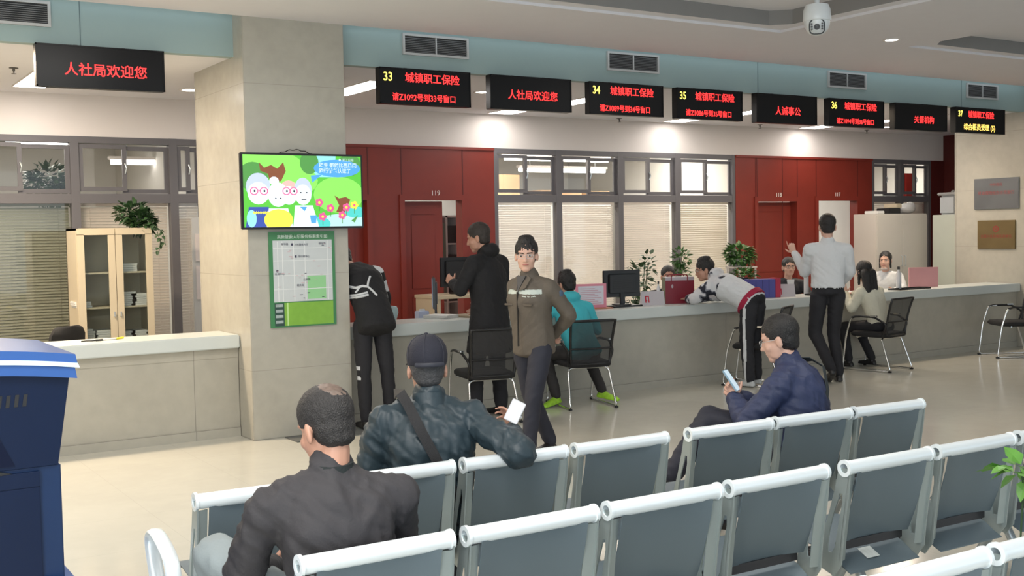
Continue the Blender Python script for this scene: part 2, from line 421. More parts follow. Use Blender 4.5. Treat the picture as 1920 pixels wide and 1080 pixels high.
# ------------------------------------------------------------------ counter
def counter(x0, x1, nm, lab):
    t = thing(nm, lab, 'counter', ((x0+x1)/2, 9.9, 0)); off = V(((x0+x1)/2, 9.9, 0))
    b = BM(); box(b, x0, x1, 9.70, 9.82, 0, .785); box(b, x0, x1, 9.685, 9.70, 0, .085)
    box(b, x0, x1, 9.695, 9.70, .70, .785)
    bmesh.ops.translate(b, verts=b.verts[:], vec=-off); obj('counter_front', b, M_CTR, t)
    b = BM(); box(b, x0, x1, 9.64, 10.19, .785, .90, bev=.008)
    bmesh.ops.translate(b, verts=b.verts[:], vec=-off); obj('worktop', b, M_SLAB, t)
    t = thing('staff_desk', 'pale desk behind the counter '+('left of the pillar' if x0 < 0 else 'right of the pillar'), 'desk', ((x0+x1)/2, 10.3, 0)); off = V(((x0+x1)/2, 10.3, 0))
    b = BM(); box(b, x0+.01, x1-.01, 10.20, 10.52, .69, .72); bmesh.ops.translate(b, verts=b.verts[:], vec=-off); obj('desk_top', b, mat('desk_laminate', (.55, .5, .42)), t)
    k = x0+.3
    while k < x1:
        b = BM(); box(b, k-.02, k+.02, 10.22, 10.48, 0, .69); bmesh.ops.translate(b, verts=b.verts[:], vec=-off); obj('desk_panel', b, MATS['desk_laminate'], t); k += 1.8
counter(-5.9, 3.325, 'service_counter', 'stone fronted service counter with white worktop left of the pillar')
counter(4.265, 14.715, 'service_counter', 'long stone fronted service counter with white worktop right of the television pillar')

# ------------------------------------------------------------------ signs
M_LEDF = mat('sign_black_face', (.007, .007, .008), rough=.3, noise_amt=.1, spec=.25)
M_LEDR = emis('led_red', (1, .03, .03), 2.6)
M_LEDY = emis('led_yellow', (1, .85, .12), 2.4)
M_LEDO = emis('led_amber', (1, .62, .12), 2.4)
SX = 1.0269
def sign(x0, x1, lab, rows):
    x0 *= SX; x1 *= SX; z1 = SOF-.012; z0 = z1-.335; yf = 9.50
    t = thing('led_sign', lab, 'sign', ((x0+x1)/2, yf+.045, z1)); off = V(((x0+x1)/2, yf+.045, z1))
    def O(bm): bmesh.ops.translate(bm, verts=bm.verts[:], vec=-off); return bm
    b = BM(); box(b, x0, x1, yf+.005, yf+.09, z0, z1, bev=.004)
    for zz in (z0, z1-.012): box(b, x0, x1, yf, yf+.006, zz, zz+.012)
    for xx in (x0, x1-.012): box(b, xx, xx+.012, yf, yf+.006, z0, z1)
    obj('sign_case', O(b), M_LEDF, t)
    b = BM(); box(b, (x0+x1)/2-.2, (x0+x1)/2-.17, yf+.06, yf+.09, z1, SOF); box(b, (x0+x1)/2+.17, (x0+x1)/2+.2, yf+.06, yf+.09, z1, SOF); obj('hanger', O(b), M_FRAME, t)
    W = x1-x0
    for (s, fx, fz, size, m, sx_) in rows:
        text('lettering', s, size, m, t, (V((x0+W*fx, yf+.003, z1-.335*fz))-off), (1, 0, 0), (0, 0, 1), extrude=.0008, sx=sx_, bold=.0008)
G = '人社局欢迎您'
def svc(num, ticket):
    return [(num, .04, .37, .115, M_LEDY, .85), ('城镇职工保险', .27, .36, .098, M_LEDR, 1.0), ('请'+ticket+'号到'+num+'号窗口', .13, .88, .076, M_LEDR, .93)]
sign(1.664, 2.636, 'large black welcome sign with red lettering left of the pillar', [(G, .21, .68, .108, M_LEDR, 1.0)])
sign(4.55, 5.497, 'black LED queue sign nearest the pillar, right of it', svc('33', 'Z1092'))
sign(5.714, 6.663, 'second black welcome sign, right of the first queue sign', [(G, .21, .66, .10, M_LEDR, 1.0)])
sign(6.888, 7.851, 'black LED queue sign right of the second welcome sign', svc('34', 'Z1089'))
sign(8.04, 8.99, 'black LED queue sign left of the sign with four red characters', svc('35', 'Z1086'))
sign(9.205, 10.171, 'black LED sign with four red characters, nearer the pillar of two such signs', [('人诚事公', .30, .68, .105, M_LEDR, 1.0)])
sign(10.377, 11.345, 'black LED queue sign between the two signs with four red characters', svc('36', 'Z1094'))
sign(11.542, 12.552, 'black LED sign with four red characters beside the amber lettered sign', [('关督机构', .36, .70, .10, M_LEDR, 1.0)])
sign(12.724, 13.765, 'black LED queue sign with amber lower line at the far right', [('37', .05, .37, .11, M_LEDY, .85), ('城镇职工保险', .25, .37, .098, M_LEDR, .95), ('综合柜员受理 (5)', .16, .86, .092, M_LEDO, 1.0)])

# ------------------------------------------------------------------ vents
M_VENTF = mat('vent_white_frame', (.50, .50, .49), rough=.5); M_VENTD = mat('vent_dark', (.05, .05, .05), rough=.8); M_VENTS = mat('vent_slat', (.20, .20, .20), rough=.5)
def vent(x0, x1, lab):
    k = 9.60/9.37; x0 *= k; x1 *= k; z1 = 1.75+(3.572-1.75)*k; z0 = 1.75+(3.42-1.75)*k
    t = thing('air_vent', lab, 'vent', ((x0+x1)/2, 9.60, (z0+z1)/2)); off = V(((x0+x1)/2, 9.60, (z0+z1)/2))
    def O(bm): bmesh.ops.translate(bm, verts=bm.verts[:], vec=-off); return bm
    b = BM(); f = .022
    box(b, x0-f, x1+f, 9.575, 9.5995, z1, z1+f); box(b, x0-f, x1+f, 9.575, 9.5995, z0-f, z0); box(b, x0-f, x0, 9.575, 9.5995, z0, z1); box(b, x1, x1+f, 9.575, 9.5995, z0, z1)
    xm = (x0+x1)/2; box(b, xm-.006, xm+.006, 9.578, 9.598, z0, z1)
    obj('vent_frame', O(b), M_VENTF, t)
    b = BM(); box(b, x0, x1, 9.595, 9.5995, z0, z1); obj('vent_backing', O(b), M_VENTD, t)
    b = BM(); z = z0+.008
    while z < z1-.004: box(b, x0, x1, 9.582, 9.594, z, z+.004); z += .016
    obj('louvre', O(b), M_VENTS, t)
vent(1.05, 1.782, 'white framed air vent in blue fascia at far left above the welcome sign')
vent(4.864, 5.52, 'white framed air vent in blue fascia nearest the pillar on its right')
vent(7.217, 7.86, 'white framed air vent in blue fascia, second right of the pillar')
vent(10.494, 11.12, 'white framed air vent in blue fascia, third right of the pillar')
vent(13.117, 13.735, 'dim air vent in blue fascia above the amber lettered sign')

# ------------------------------------------------------------------ soffit lamps
M_PANEL = emis('panel_light', (1, .95, .90), 16)
def panel_light(x0, x1, y0, y1, lab):
    t = thing('panel_light', lab, 'lamp', ((x0+x1)/2, (y0+y1)/2, SOF)); off = V(((x0+x1)/2, (y0+y1)/2, SOF))
    def O(bm): bmesh.ops.translate(bm, verts=bm.verts[:], vec=-off); return bm
    b = BM(); f = .012
    box(b, x0-f, x1+f, y0-f, y0, SOF-.012, SOF-.001); box(b, x0-f, x1+f, y1, y1+f, SOF-.012, SOF-.001); box(b, x0-f, x0, y0, y1, SOF-.012, SOF-.001); box(b, x1, x1+f, y0, y1, SOF-.012, SOF-.001)
    obj('light_frame', O(b), M_WHITE, t); b = BM(); box(b, x0, x1, y0, y1, SOF-.009, SOF-.002); obj('diffuser', O(b), M_PANEL, t)
wh = ['behind the large welcome sign', 'just right of the pillar', 'right of the second welcome sign', 'left of the nearer four character sign', 'left of the farther four character sign']
for i, (x, y0, y1) in enumerate(((2.14, 11.1, 12.3), (5.18, 10.45, 11.65), (8.08, 10.5, 11.7), (11.0, 10.6, 11.8), (13.85, 10.75, 11.6))):
    panel_light(x-.15, x+.15, y0, y1, 'bright panel light in lower ceiling '+wh[i])
wh = ['under the second welcome sign', 'below two queue signs', 'below the nearer four character sign']
for i, x in enumerate((7.93, 10.88, 13.65)):
    panel_light(x-.17, x+.17, 12.1, 12.62, 'short panel light near the back wall, seen '+wh[i])
M_DOWN = emis('downlight', (1, .97, .92), 14)
def downlight(x, y, z, r, lab, power=0):
    t = thing('downlight', lab, 'lamp', (x, y, z)); b = BM()
    rings = [circle(V((0, 0, zz)), V((1, 0, 0)), V((0, 1, 0)), rr, 20) for rr, zz in ((r*.8, -.002), (r*1.15, -.002), (r*1.1, -.012), (r*.85, -.008))]
    loft(b, rings, loop=True); obj('trim_ring', b, M_WHITE, t, smooth=40)
    b = BM(); lathe(b, [(r*.82, -.003), (r*.82, -.007)], 20); obj('diffuser', b, M_DOWN, t)
    if power:
        l = bpy.data.lights.new('downlight', 'SPOT'); l.energy = power; l.spot_size = math.radians(110); l.spot_blend = .8; l.shadow_soft_size = .08; l.color = (1, .95, .88)
        o = bpy.data.objects.new('downlight_lamp', l); COL.objects.link(o); o.location = (x, y, z-.03)
downlight(9.47, 7.63, CEI, .075, 'round downlight in the hall ceiling between the two sunken trays', 30)
downlight(3.66, 11.9, SOF, .11, 'round downlight in lower ceiling left of the pillar', 20)
downlight(6.57, 10.8, SOF, .09, 'round downlight in lower ceiling just left of the second welcome sign', 20)
downlight(14.75, 12.0, SOF, .10, 'round downlight in lower ceiling beside sign 36', 15)
downlight(13.9, 10.3, SOF, .06, 'small round downlight between the last two signs', 30)
# small sprinklers
def sprinkler(x, y, z, lab):
    t = thing('sprinkler', lab, 'sprinkler', (x, y, z)); b = BM()
    lathe(b, [(.04, -.001), (.04, -.006), (.012, -.012), (.012, -.03), (.006, -.035), (.006, -.05), (.022, -.052), (.022, -.056)], 12)
    obj('sprinkler_head', b, mat('sprinkler_metal', (.12, .11, .10), rough=.4, metal=.5), t, smooth=40)
for x, y, lab in ((1.8, 11.05, 'small ceiling sprinkler left of the welcome sign'), (9.85, 12.55, 'small dark sprinkler nearest the pillar, above the middle window'), (12.5, 12.5, 'small dark sprinkler above the right end of the middle window'), (14.9, 12.5, 'small dark sprinkler above the right red panel')):
    sprinkler(x, y, SOF, lab)

# ------------------------------------------------------------------ dome camera
def dome():
    cy = 6.4; k = cy/6.0; X = 6.60*k; top = CEI+.155
    zc = 1.75+(3.30-1.75)*k
    t = thing('dome_camera', 'white dome security camera hanging from the ceiling near the sunken tray', 'camera', (X, cy, top))
    f = lambda z: z-top
    b = BM(); lathe(b, [(.05, f(top)), (.05, f(top)-.02), (.02, f(top)-.03), (.02, f(zc)+.125), (.09, f(zc)+.12), (.106, f(zc)+.08), (.112, f(zc)+.0), (.108, f(zc)-.010), (.09, f(zc)-.016)], 28)
    W = mat('camera_white', (.72, .76, .78), rough=.3)
    obj('housing', b, W, t, smooth=35)
    b = BM(); lathe(b, [(.102, f(zc)-.010), (.099, f(zc)-.043), (.086, f(zc)-.077), (.060, f(zc)-.107), (.026, f(zc)-.122), (.004, f(zc)-.125)], 28)
    obj('dome_shell', b, W, t, smooth=60)
    vd = V((-X, -cy, -.9)).normalized(); u = V((cy, -X, 0)).normalized(); up = u.cross(vd)
    if up.z < 0: up = -up
    c0 = V((0, 0, f(zc)-.058))+vd*.083
    b = BM(); pts = []
    for i in range(24):
        a = 2*PI*i/24; rx, rz = .058, .056
        q = V((abs(math.cos(a))**.6*math.copysign(1, math.cos(a))*rx, abs(math.sin(a))**.6*math.copysign(1, math.sin(a))*rz, 0))
        pts.append(c0+u*q.x+up*q.y+vd*.004)
    tube(b, pts, .005, n=6, loop=True); obj('lens_bezel', b, mat('camera_grey', (.05, .06, .07)), t, smooth=60)
    b = BM(); rings = [circle(c0+vd*d, u, up, r, 20) for d, r in ((0, .024), (.014, .023), (.014, .015), (.010, .013))]; loft(b, rings); obj('lens', b, M_BLACK, t, smooth=30)
    for s in (-1, 1):
        for q in (-1, 0, 1):
            b = BM(); c = c0+u*(s*.040)+up*(q*.020+.003); loft(b, [circle(c, u, up, .008, 10), circle(c+vd*.012, u, up, .007, 10)]); obj('infrared_led', b, M_BLACK, t)
dome()

# ------------------------------------------------------------------ TV on pillar
def fp(b, pts, y, mi):
    vs = [b.verts.new((p[0], y, p[1])) for p in pts]; f = b.faces.new(vs); f.material_index = mi
def disc_pts(cx, cz, rx, rz, n=20, a0=0, a1=2*PI):
    return [(cx+rx*math.cos(a0+(a1-a0)*i/n), cz+rz*math.sin(a0+(a1-a0)*i/n)) for i in range(n)]
def tv():
    x0, x1, z0, z1 = 3.245, 4.365, 1.815, 2.465; yf = 9.26; cx = (x0+x1)/2; cz = (z0+z1)/2; W = x1-x0; H = z1-z0
    t = thing('television', 'flat television on the pillar showing a bright green cartoon picture', 'television', (cx, yf, cz))
    b = BM(); box(b, -W/2, W/2, .0, .045, -H/2, H/2, bev=.006); box(b, -W/2+.2, W/2-.2, .045, .07, -H/2+.1, H/2-.1)
    obj('tv_body', b, M_BLACK, t)
    b = BM(); box(b, -.25, .25, .07, .105, -.15, .15); obj('wall_bracket', b, M_FRAME, t)
    cols = [(.12, .62, .06), (.30, .85, .14), (.10, .35, .08), (.10, .42, .85), (.35, .85, .95), (.26, .09, .04), (.85, .93, 1.0), (.60, .70, .95), (.05, .10, .45), (.95, .85, .10), (.85, .12, .35), (.10, .70, .65), (.02, .02, .03), (.9, .55, .5), (.55, .85, .85)]
    ms = [emis('screen_colour_%d' % i, c, .9) for i, c in enumerate(cols)]
    b = BM(); w2, h2 = W/2-.018, H/2-.018
    U = lambda u: -w2+2*w2*u
    Z = lambda v: h2-2*h2*v
    L = [0]
    def clip(pts):
        for ax, lim, sg in ((0, 0, 1), (0, 1, -1), (1, 0, 1), (1, 1, -1)):
            out = []
            for i in range(len(pts)):
                a, c = pts[i-1], pts[i]; ia, ic = sg*(a[ax]-lim) >= 0, sg*(c[ax]-lim) >= 0
                if ia != ic:
                    t_ = (lim-a[ax])/(c[ax]-a[ax]); out.append((a[0]+(c[0]-a[0])*t_, a[1]+(c[1]-a[1])*t_))
                if ic: out.append(c)
            pts = out
        return pts
    def P(pts, mi):
        pts = clip(pts); L[0] += 1
        if len(pts) > 2: fp(b, [(U(p[0]), Z(p[1])) for p in pts], -.0008-.00012*L[0], mi)
    def D(u, v, ru, rv, mi, n=20): P(disc_pts(u, v, ru, rv, n), mi)
    P([(0, 0), (1, 0), (1, 1), (0, 1)], 0)
    P([(.55, 0), (.78, 0), (.76, .3), (.6, .3)], 4)
    D(.18, .1, .30, .16, 1); D(.42, .35, .2, .22, 1); D(.80, .55, .22, .26, 1); D(.55, .1, .08, .16, 2); D(.90, .12, .10, .16, 2); D(.08, .30, .12, .2, 2)
    P([(.13, .10), (.17, .18), (.23, .14), (.28, .19), (.33, .10), (.35, .22), (.31, .36), (.22, .38), (.2, .26), (.14, .22)], 5)
    P([(.76, .56), (.80, .60), (.86, .58), (.90, .62), (.87, .72), (.89, .80), (.77, .80), (.80, .70)], 5)
    D(.79, .175, .205, .125, 3); P([(.56, .28), (.66, .26), (.57, .38)], 3)
    D(.85, .94, .26, .12, 14); D(.62, .96, .10, .1, 11); D(.95, .80, .10, .08, 11)
    # four simple people
    D(.12, .44, .10, .19, 7); D(.12, .53, .088, .155, 6); P([(.04, .72), (.20, .72), (.25, 1), (.01, 1)], 8); D(.06, .88, .04, .12, 4)
    D(.37, .50, .08, .15, 13); D(.37, .56, .068, .13, 6)
    D(.49, .49, .075, .18, 7); D(.49, .55, .07, .145, 6); P([(.42, .70), (.57, .70), (.62, 1), (.40, 1)], 6); P([(.46, .72), (.52, .72), (.50, .78)], 3)
    D(.28, .55, .085, .17, 6); D(.25, .36, .04, .06, 6); P([(.2, .74), (.36, .74), (.40, 1), (.18, 1)], 6)
    D(.28, .90, .12, .15, 9)
    for (u, v, c) in ((.085, .50, 10), (.165, .50, 10), (.35, .5, 10), (.41, .5, 10)):
        D(u, v, .034, .055, c); D(u, v, .026, .043, 6); D(u+.004, v, .008, .016, 12)
    P([(.119, .49), (.131, .49), (.131, .505), (.119, .505)], 10)
    for u, v in ((.26, .60), (.30, .60), (.47, .52), (.52, .52)): D(u, v, .006, .009, 12)
    P([(.475, .61), (.515, .61), (.515, .622), (.475, .622)], 12)
    for k in range(7):
        u = .07+k*.018; P([(u, .80), (u+.01, .775), (u+.02, .80), (u+.01, .82)], 9)
    for (u, v, c) in ((.625, .66, 10), (.72, .74, 10), (.86, .73, 10), (.93, .70, 9), (.65, .86, 10), (.82, .84, 10)):
        for a in range(5): D(u+.02*math.cos(a*1.256), v+.035*math.sin(a*1.256), .016, .028, c, 10)
        D(u, v, .011, .02, 9 if c == 10 else 10, 10)
        P([(u-.003, v+.04), (u+.003, v+.04), (u+.003, v+.12), (u-.003, v+.12)], 2)
    P([(.54, .84), (.60, .84), (.59, .95), (.55, .95)], 3); P([(.90, .92), (.96, .84), (.93, .95)], 2)
    o = obj('screen_picture', b, ms, t)
    WH = emis('screen_text_white', (.75, .95, 1), .8)
    text('screen_text', '医生 都做比喜风闹', .043, WH, t, (U(.63), -.010, Z(.155)), (1, 0, 0), (0, 0, 1), extrude=0, bold=.001)
    text('screen_text', '跑行养老认证了', .043, WH, t, (U(.63), -.010, Z(.235)), (1, 0, 0), (0, 0, 1), extrude=0, bold=.001)
    text('screen_text', '● 浙江日报', .028, WH, t, (U(.80), -.010, Z(.07)), (1, 0, 0), (0, 0, 1), extrude=0)
    b = BM(); pts = [V((-.20+.02*i, .05+.0, H/2+.0+.035*math.sin(PI*i/15)+.005*math.sin(i*1.7))) for i in range(16)]
    tube(b, pts, .004, n=6); obj('cable', b, M_BLACK, t, smooth=60)
tv()
# poster
def poster():
    x0, x1, z0, z1 = 3.508, 4.118, .963, 1.793; yf = 9.355; W = x1-x0; H = z1-z0
    t = thing('poster', 'green bordered map poster under the television on the pillar', 'poster', ((x0+x1)/2, yf, (z0+z1)/2))
    b = BM(); box(b, -W/2, W/2, 0, .013, -H/2, H/2); obj('board', b, mat('poster_green', (.055, .22, .085), rough=.3), t)
    cm = [mat('map_pale', (.58, .62, .63), rough=.3, noise_amt=.05), mat('map_green', (.30, .62, .30), rough=.3), mat('field_green', (.22, .45, .06), rough=.3, noise_amt=.15, nscale=12), mat('map_white', (.75, .78, .78)), mat('photo_dark', (.03, .07, .06)), mat('photo_grey', (.35, .42, .42), noise_amt=.5, nscale=30), mat('map_ink', (.05, .05, .09)), mat('map_pink', (.62, .45, .48)), mat('field_light', (.5, .75, .3))]
    b = BM(); L = [0]
    def R(u0, u1, v0, v1, mi):
        L[0] += 1; fp(b, [(-W/2+W*u, H/2-H*v) for u, v in ((u0, v0), (u1, v0), (u1, v1), (u0, v1))], -.0006-.0001*L[0], mi)
    R(.055, .955, .09, .735, 0); R(.565, .85, .47, .715, 1)
    for u in (.12, .19, .36, .53, .88): R(u, u+.012, .10, .73, 3)
    for v in (.17, .30, .455, .60): R(.06, .95, v, v+.007, 3)
    R(.06, .20, .745, .985, 4)
    for k in range(4): R(.075, .185, .755+k*.057, .785+k*.057, 5)
    R(.205, .955, .745, .985, 2); R(.245, .265, .745, .985, 8)
    for (u, v, w_) in ((.33, .135, .02), (.38, .262, .02), (.10, .41, .02)): R(u, u+.03, v-.012, v+.012, 6)
    random.seed(3)
    for k in range(26):
        u, v = random.uniform(.08, .9), random.uniform(.12, .70); R(u, u+random.uniform(.015, .05), v, v+.006, random.choice((6, 7, 7)))
    obj('map_print', b, cm, t)
    WI = mat('poster_lettering', (.75, .85, .78)); IK = mat('poster_ink', (.06, .06, .10))
    text('lettering', '高新管委大厅服务指南索引图', .036, WI, t, (-W/2+.075, -.001, H/2-.058), (1, 0, 0), (0, 0, 1), extrude=.0005)
    for s, u, v in (('人社服务大厅', .375, .148), ('市行政中心', .43, .272), ('社保中心', .075, .45), ('税务局', .40, .575), ('公安局', .50, .515), ('停车场', .75, .14), ('新华路', .18, .14)):
        text('lettering', s, .022, IK, t, (-W/2+W*u, -.004, H/2-H*v), (1, 0, 0), (0, 0, 1), extrude=.0003)
poster()
# plaques on the right pillar, facing -X
def plaque(y0, y1, z0, z1, m, lab, rows, emblem):
    k = 14.72/14.4; y0 *= k; y1 *= k; z0 = 1.75+(z0-1.75)*k; z1 = 1.75+(z1-1.75)*k; X = 14.72
    t = thing('wall_plaque', lab, 'plaque', (X-.012, (y0+y1)/2, (z0+z1)/2)); W = y1-y0; H = z1-z0
    b = BM(); box(b, -.012, .0115, -W/2, W/2, -H/2, H/2, bev=.003); obj('plate', b, m, t)
    INK = mat('plaque_red_ink', (.30, .03, .03))
    for s, v, size in rows: text('lettering', s, size, INK, t, (-.0135, 0, H/2-H*v), (0, -1, 0), (0, 0, 1), extrude=.0004, align='CENTER')
    if emblem:
        b = BM(); rings = [circle(V((-.0135, 0, H*.2)), V((0, 1, 0)), V((0, 0, 1)), r, 20) for r in (.045, .032)]
        R = loft(b, rings, caps=False)
        b.faces.new([b.verts.new((-.0137, .022*math.cos(PI/2+i*PI/5)*(1 if i % 2 == 0 else .45), H*.2+.022*math.sin(PI/2+i*PI/5)*(1 if i % 2 == 0 else .45))) for i in range(10)])
        obj('emblem', b, INK, t)
plaque(9.453, 10.15, 1.955, 2.388, mat('silver_plaque', (.20, .21, .22), rough=.25, metal=.7, noise_amt=.25, nscale=3), 'silver wall plaque with red lettering, the upper plaque on the right pillar', [('中共党员', .25, .05), ('社会保险经办示范窗口', .52, .058)], False)
plaque(9.507, 10.097, 1.393, 1.795, mat('bronze_plaque', (.19, .14, .065), rough=.35, metal=.6, noise_amt=.15, nscale=4), 'bronze wall plaque with red round emblem, the lower plaque on the right pillar', [('全国人社系统先进单位', .60, .05)], True)
# ================================================================== BENCHES
M_SEAT = mat('seat_steel_blue', (.15, .195, .225), rough=.42, metal=.35, noise_amt=.05, nscale=3)
M_SIDEP = mat('bench_bracket_silver', (.38, .44, .44), rough=.38, metal=.6, noise_amt=.06)
M_TUBEB = mat('bench_top_roll', (.86, .93, .96), rough=.34, metal=.25, noise_amt=.02)
M_BEAM = mat('bench_beam', (.05, .05, .055), rough=.4, metal=.5)
SW = .52
def seat_parts(root, x, first):
    """one seat with its left edge at x; local y 0 = top roll, +y towards the front"""
    b = BM(); zt = .775; r = .029
    rings = []
    for xx, rr in ((x+.0, r+.006), (x+.012, r+.006), (x+.013, r), (x+SW-.013, r), (x+SW-.012, r+.004), (x+SW, r+.004)):
        rings.append(circle(V((xx, 0, zt)), V((0, 1, 0)), V((0, 0, 1)), rr, 18))
    rings.append(circle(V((x+SW, 0, zt)), V((0, 1, 0)), V((0, 0, 1)), r*.65, 18)); rings.append(circle(V((x, 0, zt)), V((0, 1, 0)), V((0, 0, 1)), r*.68, 18))
    loft(b, rings, loop=True); obj('top_roll', b, M_TUBEB, root, smooth=35)
    # curved back sheet
    b = BM(); nx = 9; prof = [(.0, zt-.02), (.012, zt-.08), (.035, zt-.16), (.06, zt-.24), (.088, zt-.31), (.10, zt-.335)]
    A = []
    for i in range(nx):
        u = i/(nx-1); xx = x+.05+(SW-.10)*u; c = .028*(abs(2*u-1)**3)
        A.append([(xx, y-c, z) for y, z in prof])
    front = [[b.verts.new(p) for p in c] for c in A]; back = [[b.verts.new((p[0], p[1]+.004, p[2])) for p in c] for c in A]
    for i in range(nx-1):
        for j in range(len(prof)-1):
            b.faces.new((front[i][j], front[i+1][j], front[i+1][j+1], front[i][j+1])); b.faces.new((back[i][j], back[i][j+1], back[i+1][j+1], back[i+1][j]))
        b.faces.new((front[i][0], back[i][0], back[i+1][0], front[i+1][0])); b.faces.new((front[i][-1], front[i+1][-1], back[i+1][-1], back[i][-1]))
    for j in range(len(prof)-1):
        b.faces.new((front[0][j], front[0][j+1], back[0][j+1], back[0][j])); b.faces.new((front[-1][j], back[-1][j], back[-1][j+1], front[-1][j+1]))
    obj('backrest', b, M_SEAT, root, smooth=40)
    # seat pan, rear edge lower and behind the bottom of the back
    b = BM(); pp = [(.012, .335), (.05, .352), (.10, .385), (.16, .405), (.30, .415), (.44, .43), (.49, .425), (.515, .395)]
    rings = []
    for y, z in pp: rings.append([V((x+.05, y, z)), V((x+SW-.05, y, z)), V((x+SW-.05, y, z-.005)), V((x+.05, y, z-.005))])
    loft(b, rings); obj('seat_pan', b, M_SEAT, root, smooth=40)
    b = BM(); box(b, x+.06, x+SW-.06, .094, .104, .405, .441); obj('hinge_strip', b, M_BEAM, root)
    # bracket plates with a long slot each
    for xx, s in ((x+.004, 1), (x+SW-.010, -1)):
        b = BM(); th = .006
        outer = [(-.030, zt), (-.020, zt-.10), (-.004, zt-.20), (.010, zt-.30), (.020, zt-.40), (.06, zt-.455), (.15, zt-.43), (.14, zt-.36), (.115, zt-.28), (.085, zt-.20), (.055, zt-.10), (.030, zt)]
        inner = [(.012, zt-.105), (.012, zt-.14), (.026, zt-.20), (.042, zt-.27), (.052, zt-.33), (.07, zt-.36), (.088, zt-.36), (.092, zt-.33), (.082, zt-.27), (.062, zt-.20), (.038, zt-.14), (.026, zt-.105)]
        L_ = []
        for X_ in (xx, xx+th):
            L_.append(([b.verts.new((X_, y, z)) for y, z in outer], [b.verts.new((X_, y, z)) for y, z in inner]))
        n = len(outer)
        for k in range(n):
            k2 = (k+1) % n
            for s_ in (0, 1): b.faces.new((L_[s_][0][k], L_[s_][0][k2], L_[s_][1][k2], L_[s_][1][k]))
            b.faces.new((L_[0][0][k], L_[0][0][k2], L_[1][0][k2], L_[1][0][k])); b.faces.new((L_[0][1][k], L_[1][1][k], L_[1][1][k2], L_[0][1][k2]))
        # rear flange, facing back, wraps towards the sheet
        fl = []
        for y, z in ((-.024, zt-.03), (-.012, zt-.10), (.004, zt-.20), (.018, zt-.30), (.028, zt-.39)):
            x2 = xx+(.044 if s > 0 else -.038)
            a_, c_ = (xx, x2) if s > 0 else (x2, xx+th)
            fl.append([V((a_, y+(.0 if s > 0 else .012), z)), V((c_, y+(.012 if s > 0 else 0), z)), V((c_, y+.003+(.012 if s > 0 else 0), z)), V((a_, y+.003+(.0 if s > 0 else .012), z))])
        loft(b, fl)
        obj('bracket', b, M_SIDEP, root, smooth=30)
def armrest(root, x):
    b = BM(); pts = [(x, .10, .37), (x, .105, .50), (x, .16, .55), (x, .36, .60), (x, .44, .58), (x, .455, .52), (x, .36, .38)]
    sec = []
    P_ = [V(p) for p in pts]; Q = []
    for i in range(len(P_)-1):
        for t in (0, .33, .66): Q.append(P_[i].lerp(P_[i+1], t))
    Q.append(P_[-1])
    for _ in range(3): Q = [Q[0]]+[(Q[i-1]+Q[i]*2+Q[i+1])/4 for i in range(1, len(Q)-1)]+[Q[-1]]
    for i, p in enumerate(Q):
        d = (Q[min(i+1, len(Q)-1)]-Q[max(i-1, 0)]).normalized(); nrm = d.cross(V((1, 0, 0)))
        sec.append([p+V((math.cos(a)*.030, 0, 0))+nrm*(math.sin(a)*.012) for a in [2*PI*k/10 for k in range(10)]])
    loft(b, sec); obj('armrest', b, M_TUBEB, root, smooth=50)
def bench(n, loc, rz, lab, pitch, arms=(True, True), group=None):
    root = thing('waiting_bench', lab, 'bench', loc, rz, group)
    for k in range(n): seat_parts(root, k*pitch, k == 0)
    L_ = (n-1)*pitch+SW
    b = BM(); box(b, .02, L_-.02, .20, .26, .33, .39, bev=.006); obj('beam', b, M_BEAM, root)
    for x in (.30, L_-.30):
        b = BM(); tube(b, [(x, -.02, .02), (x, .10, .10), (x, .23, .33)], .022, n=10, bend=.05); tube(b, [(x, .52, .02), (x, .38, .10), (x, .23, .33)], .022, n=10, bend=.05)
        tube(b, [(x, -.03, .012), (x, -.03, .0)], .028, n=12); tube(b, [(x, .53, .012), (x, .53, .0)], .028, n=12)
        obj('leg', b, M_STEEL, root, smooth=50)
    if arms[0]: armrest(root, -.055)
    if arms[1]: armrest(root, L_+.05)
    return root
PIT = .567
bench(4, (1.235, 4.145, 0), math.radians(-2.0), 'four seat waiting bench in the far row with curved armrest at its left end', .563, (True, False))
bench(3, (3.575, 4.065, 0), math.radians(-2.9), 'three seat waiting bench in the far row, under the man in navy jacket', .545, (False, False))
bench(4, (1.237, 3.14, 0), math.radians(-.7), 'four seat waiting bench in the middle row, under the man in charcoal jacket', .567, (False, False))
rb2 = bench(3, (3.557, 3.105, 0), math.radians(-1.2), 'empty waiting bench in the middle row with a paper label on its seat', .562, (False, False))
bench(4, (1.27, 2.05, 0), math.radians(-.8), 'nearest waiting bench, only its top rolls in view at the lower right', .567, (False, False))
# paper label on the seat pan
b = BM(); 
prism(b, [V((.0, 0, 0)), V((.075, 0, 0)), V((.075, .055, .028)), V((0, .055, .028))], V((0, -.0003, .0012)))
pl = obj('paper_label', b, mat('label_paper', (.62, .66, .64), noise_amt=.2, nscale=60), rb2); pl.location = (.20, .055, .362); pl['label'] = 'small grey paper label'

